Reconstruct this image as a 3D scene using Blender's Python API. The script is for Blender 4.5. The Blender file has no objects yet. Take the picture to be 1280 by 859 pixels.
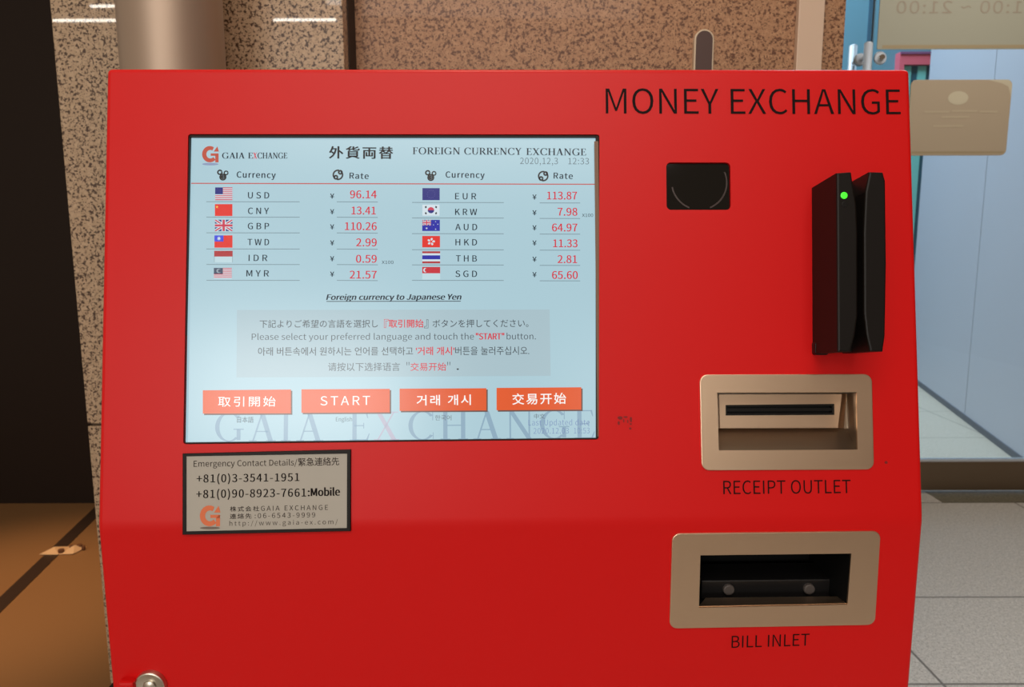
import bpy, bmesh, math, json
from mathutils import Matrix, Vector

sc = bpy.context.scene
COL = sc.collection
PI = math.pi
R = math.radians

# ------------------------------------------------------------------ camera, world, lights, exposure
EYE = Vector((0, 0, 1.1))
FOC = 924.0                       # focal length in pixels of the 1280 x 859 frame
PITCH, ROLL = R(8.4), R(0.15)
_rt0, _up0 = Vector((1, 0, 0)), Vector((0, math.sin(PITCH), math.cos(PITCH)))
FW = Vector((0, math.cos(PITCH), -math.sin(PITCH)))
RT = _rt0 * math.cos(ROLL) - _up0 * math.sin(ROLL)
UP = _up0 * math.cos(ROLL) + _rt0 * math.sin(ROLL)
cam = bpy.data.cameras.new('camera')
cam.lens, cam.sensor_width, cam.clip_start = FOC / 1280 * 36, 36, 0.02
cam.dof.use_dof, cam.dof.focus_distance, cam.dof.aperture_fstop = True, 0.555, 18
cam_o = bpy.data.objects.new('camera', cam)
COL.objects.link(cam_o)
m3 = Matrix((RT, UP, -FW)).transposed()
cam_o.matrix_world = Matrix.Translation(EYE) @ m3.to_4x4()
sc.camera = cam_o

vs = sc.view_settings
sc.display_settings.display_device = 'sRGB'
vs.view_transform, vs.look, vs.gamma, vs.exposure, vs.use_curve_mapping = 'Standard', 'None', 1, 0, False

world = bpy.data.worlds.new('hall_ambience')
sc.world = world
world.use_nodes = True
# ambient colour ramp, brighter from the left, added to darken the pipe's right side
_wn, _wl = world.node_tree.nodes, world.node_tree.links
_tc, _sp, _mr, _cr = _wn.new('ShaderNodeTexCoord'), _wn.new('ShaderNodeSeparateXYZ'), _wn.new('ShaderNodeMapRange'), _wn.new('ShaderNodeMix')
_cr.data_type = 'RGBA'
_mr.inputs['From Min'].default_value, _mr.inputs['From Max'].default_value = -0.6, 0.8
_wl.new(_tc.outputs['Generated'], _sp.inputs[0]); _wl.new(_sp.outputs['X'], _mr.inputs['Value']); _wl.new(_mr.outputs[0], _cr.inputs['Factor'])
_cr.inputs['A'].default_value, _cr.inputs['B'].default_value = (0.46, 0.37, 0.28, 1), (0.09, 0.052, 0.032, 1)
_wl.new(_cr.outputs['Result'], _wn['Background'].inputs[0])
_wn['Background'].inputs[1].default_value = 0.8

def lamp(name, loc, aim, power, size, col, shape='RECTANGLE'):
    l = bpy.data.lights.new(name, 'AREA')
    l.energy, l.color, l.shape = power, col, shape
    l.size, l.size_y = size
    o = bpy.data.objects.new(name, l)
    COL.objects.link(o)
    o.location = loc
    d = Vector(aim) - Vector(loc)
    o.rotation_euler = d.to_track_quat('-Z', 'Y').to_euler()
    return o

lamp('ceiling_panel_light', (-0.1, -1.1, 2.6), (0.0, 0.6, 1.0), 24, (1.6, 1.0), (1.0, 0.93, 0.84))
lamp('ceiling_downlight', (-0.05, 0.70, 2.7), (0.05, 0.95, 0.0), 7, (0.4, 0.4), (1.0, 0.86, 0.68))
lamp('ceiling_tube_light', (-2.32, -3.06, 2.62), (-2.32, 1.25, 1.44), 3.2, (2.14, 0.018), (1.0, 0.94, 0.84))
lamp('ceiling_tube_light', (-2.41, -2.73, 2.62), (-2.41, 1.25, 1.44), 1.2, (0.82, 0.018), (1.0, 0.94, 0.84))
lamp('shopfront_light', (-1.2, -3.5, 1.66), (0.0, 0.55, 1.0), 37, (1.4, 0.75), (1.0, 0.98, 0.94))  # unseen area light added for the pale glare on the screen glass
lamp('shopfront_light', (0.80, -3.5, 1.66), (0.1, 0.55, 1.0), 5, (0.75, 0.7), (1.0, 0.98, 0.94))  # second added light, for glare at the screen's right end
lamp('door_side_downlight', (1.8, 2.15, 2.7), (1.6, 2.3, 0.0), 19, (0.6, 0.6), (1.0, 0.95, 0.90))  # unseen lamp added to brighten the floor by the door
lamp('street_daylight', (1.3, 4.9, 5.4), (2.2, 4.5, 0.0), 310, (2.6, 2.6), (0.72, 0.86, 1.0))
spot = bpy.data.lights.new('side_room_spot', 'SPOT')
spot.energy, spot.color, spot.spot_size, spot.spot_blend, spot.shadow_soft_size = 165, (1.0, 0.62, 0.34), R(34), 1.0, 0.08
spot_o = bpy.data.objects.new('side_room_spot', spot); COL.objects.link(spot_o)
spot_o.location = (-1.72, 1.95, 2.6); spot_o.rotation_euler = (Vector((-1.56, 2.12, 0)) - spot_o.location).to_track_quat('-Z', 'Y').to_euler()

# ------------------------------------------------------------------ materials
def lin(c):
    c /= 255.0
    return c / 12.92 if c <= 0.04045 else ((c + 0.055) / 1.055) ** 2.4
def rgb(r, g, b):
    return (lin(r), lin(g), lin(b), 1)
_mats = {}
def mat(name, col, rough=0.5, metal=0.0, spec=0.5, coat=0.0, coat_rough=0.05):
    if name in _mats:
        return _mats[name]
    m = bpy.data.materials.new(name)
    m.use_nodes = True
    b = m.node_tree.nodes['Principled BSDF']
    b.inputs['Base Color'].default_value = col if len(col) == 4 else (*col, 1)
    b.inputs['Roughness'].default_value = rough
    b.inputs['Metallic'].default_value = metal
    b.inputs['Specular IOR Level'].default_value = spec
    b.inputs['Coat Weight'].default_value = coat
    b.inputs['Coat Roughness'].default_value = coat_rough
    _mats[name] = m
    return m
def glow(name, r, g, b, strength=1.0):
    """a lit picture element of the display, under its cover glass"""
    if name in _mats:
        return _mats[name]
    m = mat(name, (0.0, 0.0, 0.0), 0.22, 0, 0.5)
    p = m.node_tree.nodes['Principled BSDF']
    p.inputs['Emission Color'].default_value = rgb(r, g, b)
    p.inputs['Emission Strength'].default_value = strength
    return m

def granite(name, base, dark, light, scale, coat, rough=0.35, contrast=(0.50, 0.62)):
    m = mat(name, base, rough, 0, 0.4, coat, 0.02)
    nt = m.node_tree
    N, L = nt.nodes, nt.links
    b = N['Principled BSDF']
    tc = N.new('ShaderNodeTexCoord')
    def noise(sca, det, ro):
        n = N.new('ShaderNodeTexNoise')
        n.inputs['Scale'].default_value = sca
        n.inputs['Detail'].default_value = det
        n.inputs['Roughness'].default_value = ro
        L.new(tc.outputs['Object'], n.inputs['Vector'])
        return n
    def ramp(src, lo, hi):
        r = N.new('ShaderNodeMapRange')
        r.inputs['From Min'].default_value = lo
        r.inputs['From Max'].default_value = hi
        L.new(src.outputs['Fac'], r.inputs['Value'])
        return r
    def mix(fac, a, c):
        x = N.new('ShaderNodeMix')
        x.data_type = 'RGBA'
        L.new(fac.outputs[0], x.inputs['Factor'])
        if isinstance(a, tuple):
            x.inputs['A'].default_value = a
        else:
            L.new(a.outputs['Result'], x.inputs['A'])
        x.inputs['B'].default_value = c
        return x
    pale = ramp(noise(scale * 0.55, 2, 0.5), 0.45, 0.65)
    fleck = ramp(noise(scale, 2.5, 0.55), contrast[0], contrast[1])
    spot = ramp(noise(scale * 1.9, 1.5, 0.5), 0.60, 0.68)
    c1 = mix(pale, base, light)
    c2 = mix(fleck, c1, dark)
    c3 = mix(spot, c2, tuple(x * 0.45 for x in dark[:3]) + (1,))
    L.new(c3.outputs['Result'], b.inputs['Base Color'])
    return m

RED = mat('red_paint', (0.625, 0.0038, 0.0038), 0.42, 0, 0.26)
STEEL = mat('brushed_steel', (0.70, 0.50, 0.345), 0.36, 1.0)
TRAY = mat('tray_steel', (0.44, 0.37, 0.30), 0.4, 1.0)
def brush(m):
    nt = m.node_tree
    N, L = nt.nodes, nt.links
    tc = N.new('ShaderNodeTexCoord'); mp = N.new('ShaderNodeMapping')
    mp.inputs['Scale'].default_value = (30, 900, 30)
    n = N.new('ShaderNodeTexNoise'); n.inputs['Scale'].default_value = 1.0
    r = N.new('ShaderNodeMapRange')
    r.inputs['To Min'].default_value = 0.30; r.inputs['To Max'].default_value = 0.44
    L.new(tc.outputs['Object'], mp.inputs['Vector']); L.new(mp.outputs[0], n.inputs['Vector'])
    L.new(n.outputs['Fac'], r.inputs['Value']); L.new(r.outputs[0], N['Principled BSDF'].inputs['Roughness'])
brush(STEEL)
CHROME = mat('polished_steel', (0.70, 0.66, 0.60), 0.16, 1.0)
SATIN = mat('satin_steel', (0.60, 0.66, 0.72), 0.32, 0.5)
BLACK = mat('black_plastic', (0.006, 0.005, 0.0045), 0.38, 0, 0.25)
DEEP = mat('dark_opening', (0.004, 0.004, 0.004), 0.6, 0, 0.2)
INK = mat('black_lettering', (0.010, 0.004, 0.004), 0.6, 0, 0.1)

# ------------------------------------------------------------------ mesh building
def circle(cx, cy, r, n=32, ry=None, a0=0.0, a1=2 * PI):
    ry = r if ry is None else ry
    full = abs(a1 - a0 - 2 * PI) < 1e-6
    k = n if full else n + 1
    return [(cx + r * math.cos(a0 + (a1 - a0) * i / n), cy + ry * math.sin(a0 + (a1 - a0) * i / n)) for i in range(k)]
def ring_poly(cx, cy, r0, r1, a0, a1, n=24):
    return circle(cx, cy, r1, n, None, a0, a1) + circle(cx, cy, r0, n, None, a0, a1)[::-1]
def rect(x0, y0, x1, y1):
    return [(x0, y0), (x1, y0), (x1, y1), (x0, y1)]
def ccw(p):
    a = sum(p[i][0] * p[(i + 1) % len(p)][1] - p[(i + 1) % len(p)][0] * p[i][1] for i in range(len(p)))
    return p if a > 0 else p[::-1]
def rounded(p, r, n=5):
    p = ccw(p)
    out = []
    for i in range(len(p)):
        a, b, c = Vector(p[i - 1]), Vector(p[i]), Vector(p[(i + 1) % len(p)])
        u, v = (a - b).normalized(), (c - b).normalized()
        ang = u.angle(v)
        d = r / math.tan(ang / 2)
        ctr = b + (u + v).normalized() * (r / math.sin(ang / 2))
        s, e = b + u * d - ctr, b + v * d - ctr
        a0 = math.atan2(s.y, s.x); a1 = math.atan2(e.y, e.x)
        while a1 < a0: a1 += 2 * PI
        if a1 - a0 > PI: a1 -= 2 * PI
        out += [(ctr.x + r * math.cos(a0 + (a1 - a0) * k / n), ctr.y + r * math.sin(a0 + (a1 - a0) * k / n)) for k in range(n + 1)]
    return out
def inset(p, d):
    p = ccw(p)
    out = []
    for i in range(len(p)):
        a, b, c = Vector(p[i - 1]), Vector(p[i]), Vector(p[(i + 1) % len(p)])
        n1 = Vector((-(b - a).y, (b - a).x)).normalized(); n2 = Vector((-(c - b).y, (c - b).x)).normalized()
        m = (n1 + n2)
        m = m / max(0.3, m.length_squared / 2)
        q = b + m * d
        out.append((q.x, q.y))
    return out

class MB:
    """collects shapes with materials and links them as ONE mesh object"""
    def __init__(s):
        s.bm = bmesh.new(); s.mats = []
    def mi(s, m):
        if m not in s.mats: s.mats.append(m)
        return s.mats.index(m)
    def loop(s, p, z):
        return [s.bm.verts.new((x, y, z)) for x, y in p]
    def face(s, vs, m):
        try:
            f = s.bm.faces.new(vs)
        except ValueError:
            return None
        f.material_index = s.mi(m)
        return f
    def wall(s, a, b, m):
        for i in range(len(a)):
            j = (i + 1) % len(a)
            s.face([a[i], a[j], b[j], b[i]], m)
    def flat(s, p, z, m):
        return s.face(s.loop(ccw(p), z), m)
    def prism(s, p, z0, z1, m, c=0.0, both=False):
        """extrude a polygon from z0 to z1, with a rounded rim of size c at the front"""
        p = ccw(p)
        lo = s.loop(p, z0)
        first = lo
        if both and c:
            first = lo = s.loop(inset(p, c), z0); nx = s.loop(p, z0 + c); s.wall(lo, nx, m); lo = nx
        if c:
            for dz, di in ((c, 0), (0.29 * c, 0.29 * c), (0, c)):
                nx = s.loop(inset(p, di), z1 - dz); s.wall(lo, nx, m); lo = nx
        else:
            nx = s.loop(p, z1); s.wall(lo, nx, m); lo = nx
        s.face(lo, m); s.face(first[::-1], m)
    def plate(s, p, holes, z0, z1, m, c=0.0):
        """a plate with holes right through it"""
        p = ccw(p)
        lo = s.loop(p, z0); bot = lo
        if c:
            for dz, di in ((c, 0), (0.29 * c, 0.29 * c), (0, c)):
                nx = s.loop(inset(p, di), z1 - dz); s.wall(lo, nx, m); lo = nx
        else:
            nx = s.loop(p, z1); s.wall(lo, nx, m); lo = nx
        tops, bots = [lo], [bot]
        for h in holes:
            h = ccw(h)
            t, b = s.loop(h, z1), s.loop(h, z0)
            s.wall(t, b, m); tops.append(t); bots.append(b)
        for loops, up in ((tops, 1), (bots, -1)):
            es = []
            for l in loops:
                for i in range(len(l)):
                    e = s.bm.edges.get((l[i], l[(i + 1) % len(l)])) or s.bm.edges.new((l[i], l[(i + 1) % len(l)]))
                    es.append(e)
            r = bmesh.ops.triangle_fill(s.bm, edges=es, use_beauty=True, normal=(0, 0, up))
            for f in r['geom']:
                if isinstance(f, bmesh.types.BMFace):
                    f.material_index = s.mi(m)
    def box(s, x0, x1, y0, y1, z0, z1, m, bev=0.0):
        vs = [s.bm.verts.new(c) for c in ((x0, y0, z0), (x1, y0, z0), (x1, y1, z0), (x0, y1, z0), (x0, y0, z1), (x1, y0, z1), (x1, y1, z1), (x0, y1, z1))]
        fs = [s.face([vs[i] for i in q], m) for q in ((0, 3, 2, 1), (4, 5, 6, 7), (0, 1, 5, 4), (1, 2, 6, 5), (2, 3, 7, 6), (3, 0, 4, 7))]
        if bev:
            es = list({e for f in fs for e in f.edges})
            r = bmesh.ops.bevel(s.bm, geom=es, offset=bev, segments=2, affect='EDGES', profile=0.6)
            for f in r['faces']: f.material_index = s.mi(m)
    def tube(s, a, b, r, m, n=24, r2=None):
        a, b = Vector(a), Vector(b)
        d = (b - a).normalized()
        x = d.orthogonal().normalized(); y = d.cross(x)
        r2 = r if r2 is None else r2
        l0 = [s.bm.verts.new(a + x * r * math.cos(2 * PI * i / n) + y * r * math.sin(2 * PI * i / n)) for i in range(n)]
        l1 = [s.bm.verts.new(b + x * r2 * math.cos(2 * PI * i / n) + y * r2 * math.sin(2 * PI * i / n)) for i in range(n)]
        s.wall(l0, l1, m); s.face(l0[::-1], m); s.face(l1, m)
        for f in s.bm.faces:
            if len(f.verts) == 4 and f.verts[0] in (l0 + l1): f.smooth = True
    def lathe(s, prof, cx, cy, m, n=36):
        """spin (radius, z) pairs about a vertical axis"""
        prev = None
        for r, z in prof:
            l = s.loop(circle(cx, cy, r, n), z)
            if prev: s.wall(prev, l, m)
            else: s.face(l[::-1], m)
            prev = l
        s.face(prev, m)
    def add_mesh(s, verts, polys, m):
        vs = [s.bm.verts.new(v) for v in verts]
        for p in polys: s.face([vs[i] for i in p], m)
    def build(s, name, parent=None, M=None, smooth=False):
        me = bpy.data.meshes.new(name)
        bmesh.ops.recalc_face_normals(s.bm, faces=s.bm.faces[:]) if smooth else None
        s.bm.to_mesh(me); s.bm.free()
        for m in s.mats: me.materials.append(m)
        if smooth:
            me.shade_smooth() if hasattr(me, 'shade_smooth') else None
            me.set_sharp_from_angle(angle=R(35))
        o = bpy.data.objects.new(name, me)
        COL.objects.link(o)
        if parent: o.parent = parent
        if M is not None: o.matrix_basis = M
        return o

def tag(o, label=None, cat=None, group=None, kind=None):
    for k, v in (('label', label), ('category', cat), ('group', group), ('kind', kind)):
        if v: o[k] = v
    return o
def thing(name, label, cat, loc=(0, 0, 0), rz=0.0):
    o = bpy.data.objects.new(name, None)
    COL.objects.link(o)
    o.location = loc; o.rotation_euler = (0, 0, rz); o.empty_display_size = 0.1
    return tag(o, label, cat)
def struct(o, label=None, cat=None):
    return tag(o, label, cat, None, 'structure')

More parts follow.
